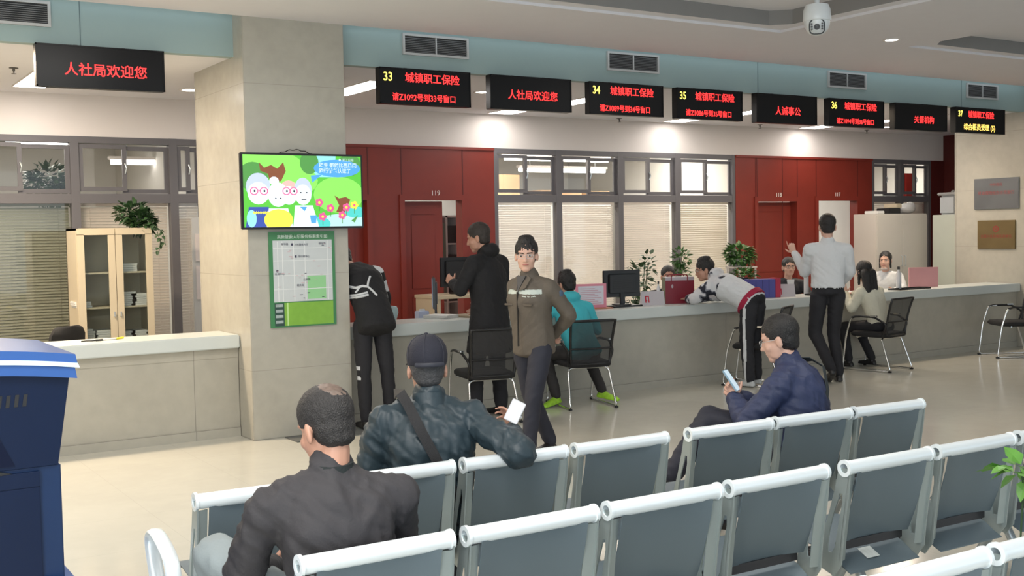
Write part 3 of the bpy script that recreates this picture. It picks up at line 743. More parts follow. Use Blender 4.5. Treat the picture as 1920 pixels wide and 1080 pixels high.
# ================================================================== VISITOR CHAIRS
M_MESHF = mat('chair_black_frame', (.010, .010, .011), rough=.35, noise_amt=.1)
M_CUSH = mat('chair_black_cushion', (.012, .012, .013), rough=.8, bump=.3, bscale=200)
M_MESH = bpy.data.materials.new('chair_mesh_fabric'); M_MESH.use_nodes = True
def _mesh_mat():
    N, L = nt(M_MESH); b_ = N['Principled BSDF']; b_.inputs['Base Color'].default_value = (.03, .03, .032, 1); b_.inputs['Roughness'].default_value = .7
    tc = N.new('ShaderNodeTexCoord'); w_ = N.new('ShaderNodeTexWave'); w_.inputs['Scale'].default_value = 90; w_.bands_direction = 'Z'
    L.new(tc.outputs['Object'], w_.inputs['Vector'])
    v_ = math_node(N, L, 'MULTIPLY_ADD', w_.outputs['Fac'], .20, .66); L.new(v_, b_.inputs['Alpha'])
_mesh_mat()
def visitor_chair(lab, loc, rz):
    t = thing('visitor_chair', lab, 'chair', loc, rz)
    # +Y is forward; origin on the floor at the seat centre
    b = BM()
    for s in (-1, 1):
        tube(b, [(s*.255, .10, .655), (s*.255, .22, .645), (s*.25, .30, .40), (s*.245, .355, .012), (s*.245, -.30, .012), (s*.215, -.16, .40), (0, -.16, .40)], .0115, n=10, bend=.05)
    obj('sled_frame', b, M_CHROME, t, smooth=60)
    b = BM(); tube(b, [(-.24, .16, .405), (.24, .16, .405)], .011, n=8); obj('seat_rail', b, M_CHROME, t, smooth=60)
    b = BM()
    rings = []
    for y, w_, z0, z1 in ((-.245, .19, .415, .455), (-.235, .215, .405, .468), (-.10, .235, .40, .472), (.12, .245, .40, .480), (.225, .235, .405, .478), (.25, .215, .415, .462)):
        ring = []
        for i in range(20):
            a = 2*PI*i/20; cx, cz = math.cos(a), math.sin(a)
            ring.append(V((math.copysign(abs(cx)**.35, cx)*w_, y, (z0+z1)/2+math.copysign(abs(cz)**.6, cz)*(z1-z0)/2)))
        rings.append(ring)
    loft(b, rings); obj('seat', b, M_CUSH, t, smooth=60)
    def bk(u, v):   # u -1..1, v 0..1
        w_ = .205+.03*v; y = -.225-.02*v-.075*v*v-.03*(1-u*u)*(1-abs(v-.4)); return V((u*w_, y, .44+.435*v))
    b = BM(); G_ = [[b.verts.new(bk(u/5, v/8)) for v in range(9)] for u in range(-5, 6)]
    for i in range(10):
        for j in range(8): b.faces.new((G_[i][j], G_[i+1][j], G_[i+1][j+1], G_[i][j+1]))
    obj('mesh_backrest', b, M_MESH, t, smooth=60)
    b = BM(); loop_ = [bk(-1, v/8) for v in range(9)]+[bk(u/5, 1) for u in range(-4, 5)]+[bk(1, 1-v/8) for v in range(9)]+[bk(-u/5, 0) for u in range(-4, 5)]
    tube(b, loop_, .014, n=8, loop=True); tube(b, [bk(-1, .36)+V((0, -.012, 0)), bk(0, .36)+V((0, -.02, 0)), bk(1, .36)+V((0, -.012, 0))], .009, n=8)
    obj('back_frame', b, M_MESHF, t, smooth=60)
    for s in (-1, 1):
        b = BM(); tube(b, [bk(s, .0)+V((s*.012, .05, -.02)), bk(s, .30)+V((s*.02, -.005, 0)), (s*.26, -.10, .655), (s*.258, .14, .66), (s*.255, .215, .64)], [.013]*5 if False else .013, n=8, bend=.04)
        a_ = obj('armrest', b, M_MESHF, t, smooth=60)
        b = BM(); box(b, s*.26-.019, s*.26+.019, -.13, -.045, .658, .676, bev=.004); obj('arm_clip', b, M_CHROME, a_)
    for s in (-1, 1):
        b = BM()
        for yy in (.35, -.29): box(b, s*.245-.014, s*.245+.014, yy-.02, yy+.02, 0, .02, bev=.003)
        obj('foot_pad', b, M_MESHF, t)
    return t
visitor_chair('black mesh visitor chair with chrome legs under the person in turquoise hoodie', (6.70, 9.20, 0), math.radians(-14))
visitor_chair('black mesh visitor chair with chrome legs behind the standing man in black coat', (5.47, 9.05, 0), math.radians(-12))
visitor_chair('black mesh visitor chair beside the person leaning in white patterned jacket', (9.15, 9.18, 0), math.radians(30))
visitor_chair('black mesh visitor chair under the woman in cream cardigan', (11.20, 9.22, 0), math.radians(8))
visitor_chair('empty black mesh visitor chair at the right edge, turned sideways', (13.62, 9.02, 0), math.radians(62))
def office_chair(lab, loc, rz, h=.95):
    t = thing('office_chair', lab, 'chair', loc, rz)
    b = BM()
    for k in range(5):
        a = 2*PI*k/5; tube(b, [(0, 0, .10), (.28*math.cos(a), .28*math.sin(a), .07)], [.025, .016], n=8)
    obj('star_base', b, M_MESHF, t, smooth=60)
    for k in range(5):
        a = 2*PI*k/5; b = BM(); box(b, .28*math.cos(a)-.02, .28*math.cos(a)+.02, .28*math.sin(a)-.025, .28*math.sin(a)+.025, 0, .05, bev=.01); obj('castor', b, M_MESHF, t)
    b = BM(); tube(b, [(0, 0, .1), (0, 0, .42)], .025); obj('gas_lift', b, M_CHROME, t, smooth=60)
    b = BM(); box(b, -.24, .24, -.22, .24, .42, .49, bev=.03); obj('seat', b, M_CUSH, t)
    b = BM()
    rings = []
    for z, w_, y in ((.56, .15, -.23), (.60, .20, -.24), (.75, .22, -.26), (h-.08, .21, -.28), (h-.02, .17, -.29), (h, .12, -.29)):
        rings.append([V((u*w_, y-.03*(1-u*u)+d, z)) for u, d in ((-1, .02), (-.5, .02), (0, .02), (.5, .02), (1, .02), (1, -.01), (.5, -.02), (0, -.02), (-.5, -.02), (-1, -.01))])
    loft(b, rings); obj('backrest', b, M_CUSH, t, smooth=60)
    b = BM(); box(b, -.03, .03, -.27, -.20, .44, .62); obj('back_bracket', b, M_MESHF, t)
office_chair('dark office chair behind the left counter beside the glass fronted cabinet', (2.02, 11.3, 0), math.radians(35), .96)
office_chair('grey office chair behind the counter beside the pink folder', (14.0, 11.2, 0), math.radians(20), 1.0)

# ================================================================== CABINETS
M_CREAM = mat('cream_cabinet_paint', (.50, .43, .31), rough=.45, noise_amt=.03)
M_PAPER = mat('paper_white', (.62, .62, .60), noise_amt=.06, nscale=40)
def glass_cabinet():
    x0, x1 = 2.36, 3.08; y0, y1 = 11.45, 11.90; H = 1.865
    t = thing('filing_cabinet', 'cream steel cabinet with two glazed doors behind the left counter', 'cabinet', ((x0+x1)/2, (y0+y1)/2, 0)); off = V(((x0+x1)/2, (y0+y1)/2, 0))
    def O(bm): bmesh.ops.translate(bm, verts=bm.verts[:], vec=-off); return bm
    b = BM(); th = .02
    box(b, x0, x0+th, y0, y1, 0, H); box(b, x1-th, x1, y0, y1, 0, H); box(b, x0, x1, y0, y1, H-th, H); box(b, x0, x1, y1-th, y1, 0, H); box(b, x0, x1, y0, y1, 0, .06)
    obj('carcass', O(b), M_CREAM, t)
    for z in (.75, 1.08, 1.42): 
        b = BM(); box(b, x0+th, x1-th, y0+.02, y1-th, z, z+.015); obj('shelf', O(b), M_CREAM, t)
    xm = (x0+x1)/2
    for a, c, hx in ((x0+.004, xm-.003, xm-.03), (xm+.003, x1-.004, xm+.03)):
        b = BM(); f = .065; zz0, zz1 = .62, H-.06
        box(b, a, c, y0-.02, y0, zz1-f+.06, H-.004); box(b, a, c, y0-.02, y0, zz0, zz0+f); box(b, a, a+f, y0-.02, y0, zz0+f, zz1); box(b, c-f, c, y0-.02, y0, zz0+f, zz1)
        box(b, a, c, y0-.02, y0, .05, .615)
        d = obj('door', O(b), M_CREAM, t)
        b = BM(); box(b, a+f, c-f, y0-.012, y0-.008, zz0+f, zz1-.003); obj('glass_pane', O(b), glass('cabinet_glass', (.85, .88, .88), .02) if 'cabinet_glass' not in MATS else MATS['cabinet_glass'], d)
        b = BM(); box(b, hx-.006, hx+.006, y0-.04, y0-.02, 1.0, 1.05, bev=.002); obj('handle', O(b), M_CHROME, d)
    # door edge relief on left side
    # paper stacks on shelves
    random.seed(5)
    for z, xs in ((.765, (2.44, 2.62, 2.84, 2.95)), (1.095, (2.43, 2.85, 2.96)), (1.435, (2.88,))):
        for xx in xs:
            h = random.uniform(.06, .17); b = BM(); n = int(h/.02)
            for k in range(n): 
                o_ = random.uniform(-.01, .01); box(b, -.075+o_, .075+o_, -.12, .10, k*.02, k*.02+.018)
            o = obj('paper_stack', b, M_PAPER); o.location = (xx, y0+.20, z)
            row = {.765: 'lower', 1.095: 'middle', 1.435: 'upper'}[z]
            order = ['first', 'second', 'third', 'fourth'][xs.index(xx)] if len(xs) > 1 else 'only'
            tag(o, 'stack of white papers on the %s shelf of the glazed cabinet, %s from the left' % (row, order), 'papers', 'papers in the glazed cabinet')
glass_cabinet()
def white_cabinet():
    x0, x1 = 14.05, 15.25; y0, y1 = 11.62, 12.05; H = 1.93
    t = thing('storage_cabinet', 'tall pale two door cabinet behind the right end of the counter', 'cabinet', ((x0+x1)/2, (y0+y1)/2, 0)); off = V(((x0+x1)/2, (y0+y1)/2, 0))
    m = mat('pale_cabinet_paint', (.58, .55, .50), rough=.5, noise_amt=.02)
    def O(bm): bmesh.ops.translate(bm, verts=bm.verts[:], vec=-off); return bm
    b = BM(); box(b, x0, x1, y0, y1, 0, H, bev=.004); obj('carcass', O(b), m, t)
    for a, c, h in ((x0+.01, (x0+x1)/2-.003, (x0+x1)/2-.04), ((x0+x1)/2+.003, x1-.01, (x0+x1)/2+.04)):
        b = BM(); box(b, a, c, y0-.018, y0, .05, H-.02, bev=.003); d = obj('door', O(b), m, t)
        b = BM(); tube(b, [(h, y0-.018, 1.12), (h, y0-.045, 1.13), (h, y0-.045, 1.27), (h, y0-.018, 1.28)], .006, n=6); obj('handle', O(b), M_STEEL, d)
    for i, (dx, w_, h_, m_, n_, lab) in enumerate(((-.38, .16, .05, M_PAPER, 'paper_tray', 'low white tray on top of the pale cabinet, left end'), (-.05, .26, .09, M_BLACK, 'document_box', 'flat black box on top of the pale cabinet'), (.05, .12, .07, M_CREAM, 'document_box', 'small cream box stacked on the black box'))):
        b = BM(); box(b, -w_/2, w_/2, -.13, .13, 0, h_, bev=.008); o = obj(n_, b, m_); o.location = ((x0+x1)/2+dx, 11.83, H+(.09 if i == 2 else 0)); tag(o, lab, 'box')
    b = BM(); ellipsoid(b, (0, 0, .085), (.17, .12, .085)); ellipsoid(b, (.09, 0, .10), (.09, .08, .09))
    o = obj('plastic_bag', b, mat('crumpled_bag', (.42, .42, .42), rough=.4, bump=.8, bscale=25), smooth=60); o.location = ((x0+x1)/2+.38, 11.83, H+.0); tag(o, 'grey crumpled bag on top of the pale cabinet, right end', 'bag')
white_cabinet()
# side cabinet and water box beside the right pillar
b = BM(); box(b, -.25, .25, -.22, .22, 0, 1.9, bev=.006); box(b, -.005, .005, -.232, -.22, .05, 1.85); 
o = obj('storage_cabinet', b, mat('greenish_cabinet', (.50, .53, .46), rough=.5)); o.location = (15.42, 11.23, 0); tag(o, 'narrow pale green cabinet half hidden behind the right pillar', 'cabinet')
t = thing('water_tank', 'translucent lidded plastic tank on the narrow green cabinet', 'container', (15.35, 11.2, 1.9))
b = BM(); box(b, -.16, .16, -.15, .15, 0, .30, bev=.03); obj('tank', b, mat('translucent_plastic', (.45, .48, .5), rough=.2), t)
b = BM(); box(b, -.18, .18, -.17, .17, .30, .345, bev=.012); box(b, -.03, .03, -.03, .03, .345, .38, bev=.01); obj('lid', b, mat('lid_grey', (.3, .3, .3)), t)
# partition board with notices right of glazed cabinet, in the left office
t = thing('notice_board', 'narrow white board with two framed notices beside the pillar', 'board', (4.0, 12.35, 0))
b = BM(); box(b, -.24, .12, 0, .04, 0, 1.98, bev=.004); box(b, .12, .15, -.01, .05, 0, 1.98); obj('panel', b, mat('board_grey', (.45, .45, .44)), t)
for z0, z1 in ((1.50, 1.80), (1.08, 1.45)):
    b = BM(); box(b, -.21, .07, -.012, -.001, z0, z1); n_ = obj('notice', b, mat('notice_paper', (.58, .52, .50)), t)

# ================================================================== COMPUTERS
def monitor(lab, loc, rz, w_=.46, h_=.29, back=True, cat='monitor'):
    t = thing('computer_monitor', lab, cat, loc, rz)   # screen faces +Y, back faces -Y
    b = BM(); tube(b, [(0, 0, .0), (0, 0, .012)], .11, n=24); obj('stand_base', b, M_BLACK, t, smooth=30)
    b = BM(); box(b, -.03, .03, -.03, -.005, .01, .20, bev=.004); obj('stand_neck', b, M_BLACK, t)
    b = BM(); box(b, -w_/2, w_/2, -.015, .015, .09, .09+h_, bev=.006); box(b, -w_/2+.06, w_/2-.06, -.035, -.015, .13, .05+h_, bev=.012); obj('display_case', b, M_BLACK, t)
    b = BM(); box(b, -w_/2+.015, w_/2-.015, .015, .0165, .11, .075+h_); obj('display_screen', b, emis('office_screen', (.35, .45, .6), .5), t)
    b = BM()
    for k in range(10): box(b, -.12, .12, -.0365, -.035, .17+k*.012, .174+k*.012)
    obj('vent_grille', b, mat('monitor_grille', (.03, .03, .03)), t)
monitor('black monitor on the counter right of the turquoise hoodie, back to the hall', (7.86, 10.02, .918), math.radians(-8), .47, .30)
b = BM(); box(b, -.2, .2, -.13, .13, 0, .018, bev=.004); o = obj('monitor_riser', b, M_BLACK); o.location = (7.86, 10.02, .9); tag(o, 'low black riser under the monitor beside the turquoise hoodie', 'stand')
def desk_mon(lab, x, y, rz, zt):
    # carried by a block standing on the staff desk
    b = BM(); box(b, -.15, .15, -.12, .12, 0, zt-.72, bev=.005); o = obj('monitor_riser', b, M_CREAM); o.location = (x, y, .72); tag(o, 'low stand under the '+lab.split(',')[0], 'stand')
    monitor(lab, (x, y, zt), rz, .42, .32)
desk_mon('black monitor seen edge on left of the black coat, nearer the counter', 5.66, 10.36, math.radians(62), .89)
monitor('black monitor in the open doorway left of the black coat', (6.95, 12.1, 1.01), math.radians(5), .52, .36)
t = thing('office_desk', 'small pale desk in front of the open door, holding a monitor', 'desk', (6.95, 12.1, 0)); b = BM(); box(b, -.45, .45, -.3, .3, .97, 1.01, bev=.005); obj('desk_top', b, M_CREAM, t)
for sx in (-1, 1): b = BM(); box(b, sx*.42-.02, sx*.42+.02, -.28, .28, 0, .97); obj('desk_side', b, M_CREAM, t)
monitor('black monitor behind the leaning person in patterned jacket', (9.84, 10.38, .72), math.radians(-20), .48, .33)
# small things inside the doorway: tray desk clutter
def paper_pile(x, y, z, n, lab, w_=.21, h_=.29, rz=0, m=None):
    b = BM(); random.seed(int(x*10))
    for k in range(n):
        a = random.uniform(-.12, .12); M_ = Matrix.Rotation(a, 4, 'Z'); box(b, -w_/2, w_/2, -h_/2, h_/2, k*.006, k*.006+.005, mtx=M_)
    o = obj('paper_pile', b, m or M_PAPER); o.location = (x, y, z); o.rotation_euler = (0, 0, rz); tag(o, lab, 'papers'); return o
paper_pile(5.55, 10.02, .90, 6, 'loose pile of white papers on the counter left of the black coat', rz=.4)
b = BM(); box(b, -.3, .3, -.2, .2, 0, .02, bev=.004); o = obj('document_tray', b, mat('tray_brown', (.25, .2, .13))); o.location = (5.75, 10.05, .90+.04); o.rotation_euler = (0, 0, .2)
o.location = (6.02, 9.98, .90); tag(o, 'flat brown document tray on the counter beside the black coat', 'tray')
t = thing('tissue_box', 'small pale blue card holder on the counter left of the black coat', 'box', (5.50, 10.33, .72)); b = BM(); box(b, -.06, .06, -.05, .05, 0, .24, bev=.006); obj('box_body', b, mat('pale_blue_card', (.45, .5, .65)), t)
b = BM(); box(b, -.03, .03, -.01, .01, .24, .26); obj('tissue', b, M_PAPER, t)
# shelf unit seen through the open door
t = thing('bookcase', 'white bookcase seen through the open door number 119', 'bookcase', (7.62, 13.75, 0))
b = BM()
for xx in (-.24, .03, .23): box(b, xx-.015, xx+.015, -.15, .15, 0, 2.0)
box(b, -.255, .245, .13, .15, 0, 2.0); box(b, -.255, .245, -.15, .15, 1.97, 2.0); obj('frame', b, M_WHITE, t)
for z in (.4, .8, 1.2, 1.6): b = BM(); box(b, -.24, .23, -.14, .14, z, z+.02); obj('shelf', b, M_WHITE, t)
b = BM(); box(b, -.22, .01, -.16, -.15, .9, 1.9); obj('glass_door', b, mat('bookcase_door_green', (.16, .19, .15), rough=.2), t)
for z, lab in ((1.22, 'second'), (.82, 'third'), (1.62, 'top')):
    b = BM(); box(b, -.075, .075, -.1, .1, 0, .24); o = obj('file_box', b, mat('file_dark', (.06, .05, .05))); o.location = (7.75, 13.74, z); tag(o, 'dark file box on the %s shelf of the bookcase beyond the door' % lab, 'box')
# cardboard boxes seen through the upper panes
M_CARD = mat('cardboard', (.42, .27, .15), rough=.8, noise_amt=.08)
t = thing('storage_shelf', 'office shelf unit whose top shows behind the upper panes', 'shelf', (9.4, 14.9, 0)); 
b = BM(); box(b, -1.2, 1.9, -.25, .25, 0, 2.30, bev=.004); obj('carcass', b, M_OFFW, t)
for (x, w_, h_, lab) in ((8.75, .34, .30, 'small cardboard box seen through first upper pane of middle window'), (9.25, .55, .33, 'large brown cardboard box seen through second upper pane of middle window'), (10.3, .8, .10, 'flat cardboard carton seen through third upper pane of middle window'), (11.05, .4, .09, 'flat carton seen through fourth upper pane of middle window')):
    b = BM(); box(b, -w_/2, w_/2, -.18, .18, 0, h_, bev=.004); box(b, -.02, .02, -.182, .182, 0, h_+.001)
    o = obj('cardboard_box', b, M_CARD); o.location = (x, 14.8, 2.30); tag(o, lab, 'box')
b = BM(); box(b, -.16, .16, -.1, .1, 0, .45, bev=.03); o = obj('red_bag', b, mat('red_cloth', (.5, .03, .02))); o.location = (16.9, 13.3, 2.22); tag(o, 'red cloth bag behind the upper pane of the right window', 'bag')
b = BM(); box(b, -.6, .6, -.15, .15, 0, 2.22); o = obj('storage_shelf', b, M_OFFW); o.location = (17.0, 13.3, 0); tag(o, 'office shelf behind the right window, under the red bag', 'shelf')

# ================================================================== PLANTS
M_LEAF = mat('leaf_green', (.06, .15, .035), rough=.45, noise_amt=.5, nscale=14)
M_LEAF2 = mat('leaf_dark', (.025, .065, .02), rough=.5, noise_amt=.5, nscale=14)
M_LEAF3 = mat('leaf_bright', (.12, .32, .05), rough=.45, noise_amt=.3, nscale=14)
M_POT = mat('white_pot', (.62, .62, .6), rough=.4)
def leaf(b, p, d, up, l, w_):
    d = d.normalized(); s = d.cross(up).normalized(); n = s.cross(d)
    pts = [p, p+d*l*.3+s*w_*.5+n*.1*l, p+d*l*.65+s*w_*.42, p+d*l-n*.12*l, p+d*l*.65-s*w_*.42, p+d*l*.3-s*w_*.5+n*.1*l]
    vs = [b.verts.new(q) for q in pts]; m1 = b.verts.new(p+d*l*.5-n*.02*l)
    for i in range(6): b.faces.new((vs[i], vs[(i+1) % 6], m1))
def plant(name, lab, loc, blobs, n, m, leaf_l=.07, pot=None, trail=(), stand=None, seed=1):
    random.seed(seed); n = n*2.6
    t = thing(name, lab, 'plant', loc)
    b = BM()
    for (c, r) in blobs:
        for k in range(int(n*r[0]*r[2]/.02)):
            q = V((random.gauss(0, 1), random.gauss(0, 1), random.gauss(0, 1))).normalized()
            p = V(c)+V((q.x*r[0], q.y*r[1], q.z*r[2]))*random.uniform(.55, 1)
            leaf(b, p, V((q.x, q.y, q.z*.5+random.uniform(-.5, .6))), V((random.uniform(-.4, .4), random.uniform(-.4, .4), 1)), leaf_l*random.uniform(.7, 1.3), leaf_l*random.uniform(.5, .8))
    for pts in trail:
        P_ = [V(p) for p in pts]
        for i in range(len(P_)-1):
            for k in range(4):
                p = P_[i].lerp(P_[i+1], k/4)+V((random.uniform(-.02, .02), 0, 0)); leaf(b, p, V((random.uniform(-1, 1), random.uniform(-1, .2), -.4)), V((0, -.5, 1)), leaf_l*.9, leaf_l*.6)
    obj('foliage', b, m, t)
    b = BM()
    for (c, r) in blobs:
        for k in range(5): tube(b, [(random.uniform(-.02, .02), random.uniform(-.02, .02), 0 if not pot else pot[1]-.02), V(c)*.6+V((random.uniform(-.05, .05), 0, 0)), V(c)+V((random.uniform(-r[0], r[0])*.5, 0, random.uniform(-r[2], r[2])*.4))], .004, n=5)
    for pts in trail: tube(b, pts, .003, n=5)
    obj('stem', b, M_LEAF2, t)
    if pot:
        r, h = pot; b = BM(); lathe(b, [(r*.7, 0), (r*.95, h*.9), (r*1.05, h), (r*.9, h), (r*.85, h*.85)], 20); obj('pot', b, M_POT, t, smooth=40)
    return t
plant('trailing_plant', 'trailing green plant on top of the glazed cabinet', (2.98, 11.66, 1.865), [((-.02, 0, .15), (.16, .12, .11)), ((.03, -.14, .05), (.14, .07, .12))], 150, M_LEAF2, .06, (.08, .10), [[(.05, -.22, .10), (.13, -.26, .0), (.17, -.26, -.14), (.15, -.26, -.26)], [(.10, -.22, .05), (.2, -.25, -.05), (.22, -.26, -.18)]], seed=4)
def stand(x, y, z, h, lab):
    t = thing('plant_stand', lab, 'stand', (x, y, z)); b = BM()
    for sx in (-.15, .15):
        for sy in (-.12, .12): box(b, sx-.01, sx+.01, sy-.01, sy+.01, 0, h)
    obj('legs', b, M_WHITE, t)
    b = BM(); box(b, -.17, .17, -.14, .14, h-.02, h, bev=.003); obj('shelf', b, M_WHITE, t)
    if h > .5: b = BM(); box(b, -.17, .17, -.14, .14, h*.78, h*.78+.02, bev=.003); obj('shelf', b, M_WHITE, t)
stand(10.02, 11.5, 0, .95, 'white plant stand behind the red bag')
plant('potted_plant', 'tall leafy potted plant behind the red gift bag', (10.02, 11.5, .95), [((.02, 0, .42), (.13, .1, .12)), ((-.05, 0, .2), (.17, .12, .12)), ((-.20, -.05, .02), (.1, .1, .14))], 50, M_LEAF, .07, (.09, .12), seed=8)
stand(11.17, 11.55, 0, 1.22, 'white plant stand beside the right red panel')
plant('potted_plant', 'green potted plant on the tall white stand beside the right red panel', (11.15, 11.55, 1.22), [((-.02, 0, .17), (.24, .14, .13)), ((.03, 0, .10), (.2, .14, .08))], 60, M_LEAF, .08, (.09, .10), seed=9)
plant('potted_plant', 'low green potted plant in front of the tall white stand, below the other plant', (10.92, 11.25, .95), [((0, 0, .15), (.2, .12, .11))], 60, M_LEAF, .08, (.09, .10), seed=10)
stand(10.92, 11.25, 0, .95, 'lower white plant stand in front of the tall one')
plant('tall_plant', 'dim leafy plant standing in the corner behind the white name card', (10.0, 12.35, 0), [((0, 0, 1.05), (.22, .15, .28)), ((.15, 0, 1.25), (.12, .12, .2)), ((-.12, 0, .85), (.2, .15, .25))], 10, M_LEAF2, .09, (.14, .3), seed=12)
plant('office_plant', 'dark plant in the office seen through the upper pane of the left window', (2.5, 13.4, 1.9), [((0, 0, .55), (.24, .15, .16)), ((-.12, 0, .42), (.14, .12, .16)), ((.15, 0, .40), (.16, .1, .16))], 40, M_LEAF2, .08, (.12, .2), seed=13)
b = BM(); box(b, -.4, .4, -.2, .2, 0, 1.9); o = obj('storage_shelf', b, M_OFFW); o.location = (2.5, 13.4, 0); tag(o, 'shelf in the left office carrying the dark plant', 'shelf')
# green plant leaves reaching in at the right edge, from a floor plant
plant('foreground_plant', 'bright green plant tips at the right edge in front of the benches', (4.11, 2.66, 0), [((.0, 0, .77), (.10, .10, .04))], 60, M_LEAF3, .09, (.10, .3), seed=14)

# ================================================================== COUNTER ITEMS
CT = .90
def pink_stand():
    t = thing('notice_stand', 'pink framed notice standing on the counter beside the turquoise hoodie', 'notice', (7.40, 9.95, CT), math.radians(-14))
    b = BM(); box(b, -.20, .17, .0, .006, .012, .275, bev=.002); obj('frame', b, mat('pink_acrylic', (.72, .25, .33), rough=.3), t)
    b = BM(); box(b, -.165, .135, -.003, .0, .045, .25); obj('printed_sheet', b, mat('printed_pale', (.68, .66, .74), noise_amt=.08, nscale=60), t)
    b = BM()
    for k in range(9): box(b, -.14, .11-.04*(k % 3), -.0038, -.003, .06+k*.02, .065+k*.02)
    obj('printed_lines', b, mat('print_red', (.55, .25, .3)), t)
    b = BM(); box(b, -.20, .22, -.07, .09, 0, .012, bev=.003); obj('stand_base', b, mat('orange_base', (.55, .22, .12)), t)
pink_stand()
M_CARDW = mat('white_name_card', (.50, .47, .50), rough=.4)
def name_card(x, y, rz, lab, w_=.27):
    t = thing('name_card', lab, 'sign', (x, y, CT), rz)
    b = BM(); prism(b, [V((-w_/2, -.05, 0)), V((-w_/2, .05, 0)), V((-w_/2, .012, .15)), V((-w_/2, .0, .155))], V((w_, 0, 0))); obj('card', b, M_CARDW, t)
    b = BM(); up = V((0, .05, .155)).normalized()
    for k, (u0, u1, v0, v1) in enumerate(((-.095, -.08, .03, .11), (-.095, -.045, .095, .11), (-.058, -.045, .03, .095), (-.08, -.07, .05, .062))):
        p = lambda u, v: V((u, -.0515, 0))+up*v
        b.faces.new([b.verts.new(q) for q in (p(u0, v0), p(u1, v0), p(u1, v1), p(u0, v1))])
    obj('red_mark', b, mat('card_red', (.45, .02, .04)), t)
name_card(8.27, 9.98, math.radians(-22), 'white name card with red mark on the counter left of the red gift bag')
name_card(10.33, 9.93, math.radians(-30), 'white name card on the counter in front of the man in dark suit', .24)
def gift_bag():
    t = thing('gift_bag', 'dark red handled gift bag standing on the counter', 'bag', (8.655, 9.98, CT), math.radians(-24))
    m = mat('dark_red_paper', (.20, .008, .022), rough=.4); g = mat('grey_top_trim', (.42, .38, .42), rough=.4); gs = mat('bag_side_green', (.12, .12, .07), rough=.5)
    b = BM(); box(b, -.17, .17, -.07, .07, 0, .265); obj('bag_body', b, m, t)
    b = BM(); box(b, -.17, .17, -.071, .071, .265, .305); obj('top_band', b, g, t); b = BM(); box(b, -.173, -.170, -.07, .07, .0, .305); obj('gusset', b, gs, t)
    for yy in (-.072, .072):
        b = BM(); tube(b, [(-.10, yy, .24), (-.10, yy, .33), (.09, yy, .33), (.09, yy, .24)], .006, n=6, bend=.02); obj('handle', b, m, t)
    b = BM(); ellipsoid(b, (-.09, -.073, .20), (.012, .003, .022), n=10); obj('tag', b, g, t)
gift_bag()
t = thing('folder_box', 'blue and red file box standing on the counter left of the man in dark suit', 'box', (10.05, 10.03, CT), math.radians(-20))
b = BM(); box(b, -.21, .13, -.09, .09, 0, .225, bev=.004); obj('blue_case', b, mat('blue_folder', (.075, .075, .30), rough=.4), t); b = BM(); box(b, .13, .20, -.09, .10, 0, .235, bev=.004); obj('red_folder', b, mat('red_folder', (.42, .02, .06), rough=.4), t)
for xx in (-.125, -.04, .045): b = BM(); box(b, xx-.002, xx+.002, -.093, -.0905, .01, .215); obj('folder_seam', b, mat('folder_seam', (.04, .04, .15)), t)
def bottle(x, y, lab, m, h=.27, r=.03):
    t = thing('bottle', lab, 'bottle', (x, y, CT)); b = BM(); lathe(b, [(r*.9, 0), (r, .01), (r, h*.68), (r*.45, h*.82), (r*.4, h*.88)], 18); obj('bottle_body', b, m, t, smooth=40)
    b = BM(); lathe(b, [(r*.5, h*.88), (r*.5, h), (r*.3, h*1.01)], 14); obj('cap', b, M_BLACK, t, smooth=40)
bottle(10.78, 10.0, 'clear white bottle with black cap beside the man in dark suit', mat('bottle_white', (.6, .6, .62), rough=.2), .34)
bottle(12.48, 9.95, 'white bottle with dark cap in front of the woman behind the counter', mat('bottle_white', (.6, .6, .62)), .30, .035)
bottle(8.42, 10.05, 'slim white bottle on the counter left of the red gift bag', mat('bottle_white', (.6, .6, .62)), .26, .022)
bottle(8.98, 9.98, 'small teal and white bottle right of the red gift bag', mat('bottle_teal', (.15, .35, .33)), .17, .03)
def flat_tray(x, y, w_, d_, rz, lab, m=None, h=.02, name='document_tray', cat='tray'):
    t = thing(name, lab, cat, (x, y, CT), rz); b = BM(); box(b, -w_/2, w_/2, -d_/2, d_/2, 0, .006); obj('tray_base', b, m or M_BLACK, t)
    b = BM()
    for a in ((-w_/2, w_/2, -d_/2, -d_/2+.008), (-w_/2, w_/2, d_/2-.008, d_/2), (-w_/2, -w_/2+.008, -d_/2, d_/2), (w_/2-.008, w_/2, -d_/2, d_/2)): box(b, *a, .006, h)
    obj('tray_rim', b, m or M_BLACK, t)
flat_tray(10.90, 9.83, .42, .22, 0, 'flat black tray on the counter in front of the man in dark suit')
flat_tray(12.55, 9.83, .62, .20, 0, 'flat black tray on the counter in front of the woman clerk')
flat_tray(6.3, 9.85, .30, .2, 0, 'flat black tray on the counter behind the black coat', h=.035)
t = thing('folder', 'upright pink folder on the counter beside the woman clerk', 'folder', (13.13, 10.05, CT), math.radians(-25))
b = BM(); box(b, -.21, .21, 0, .03, 0, .27, bev=.003); obj('cover', b, mat('pink_folder', (.55, .27, .28), rough=.5), t); b = BM(); box(b, -.21, .21, .03, .034, .01, .26); obj('pages', b, M_PAPER, t)
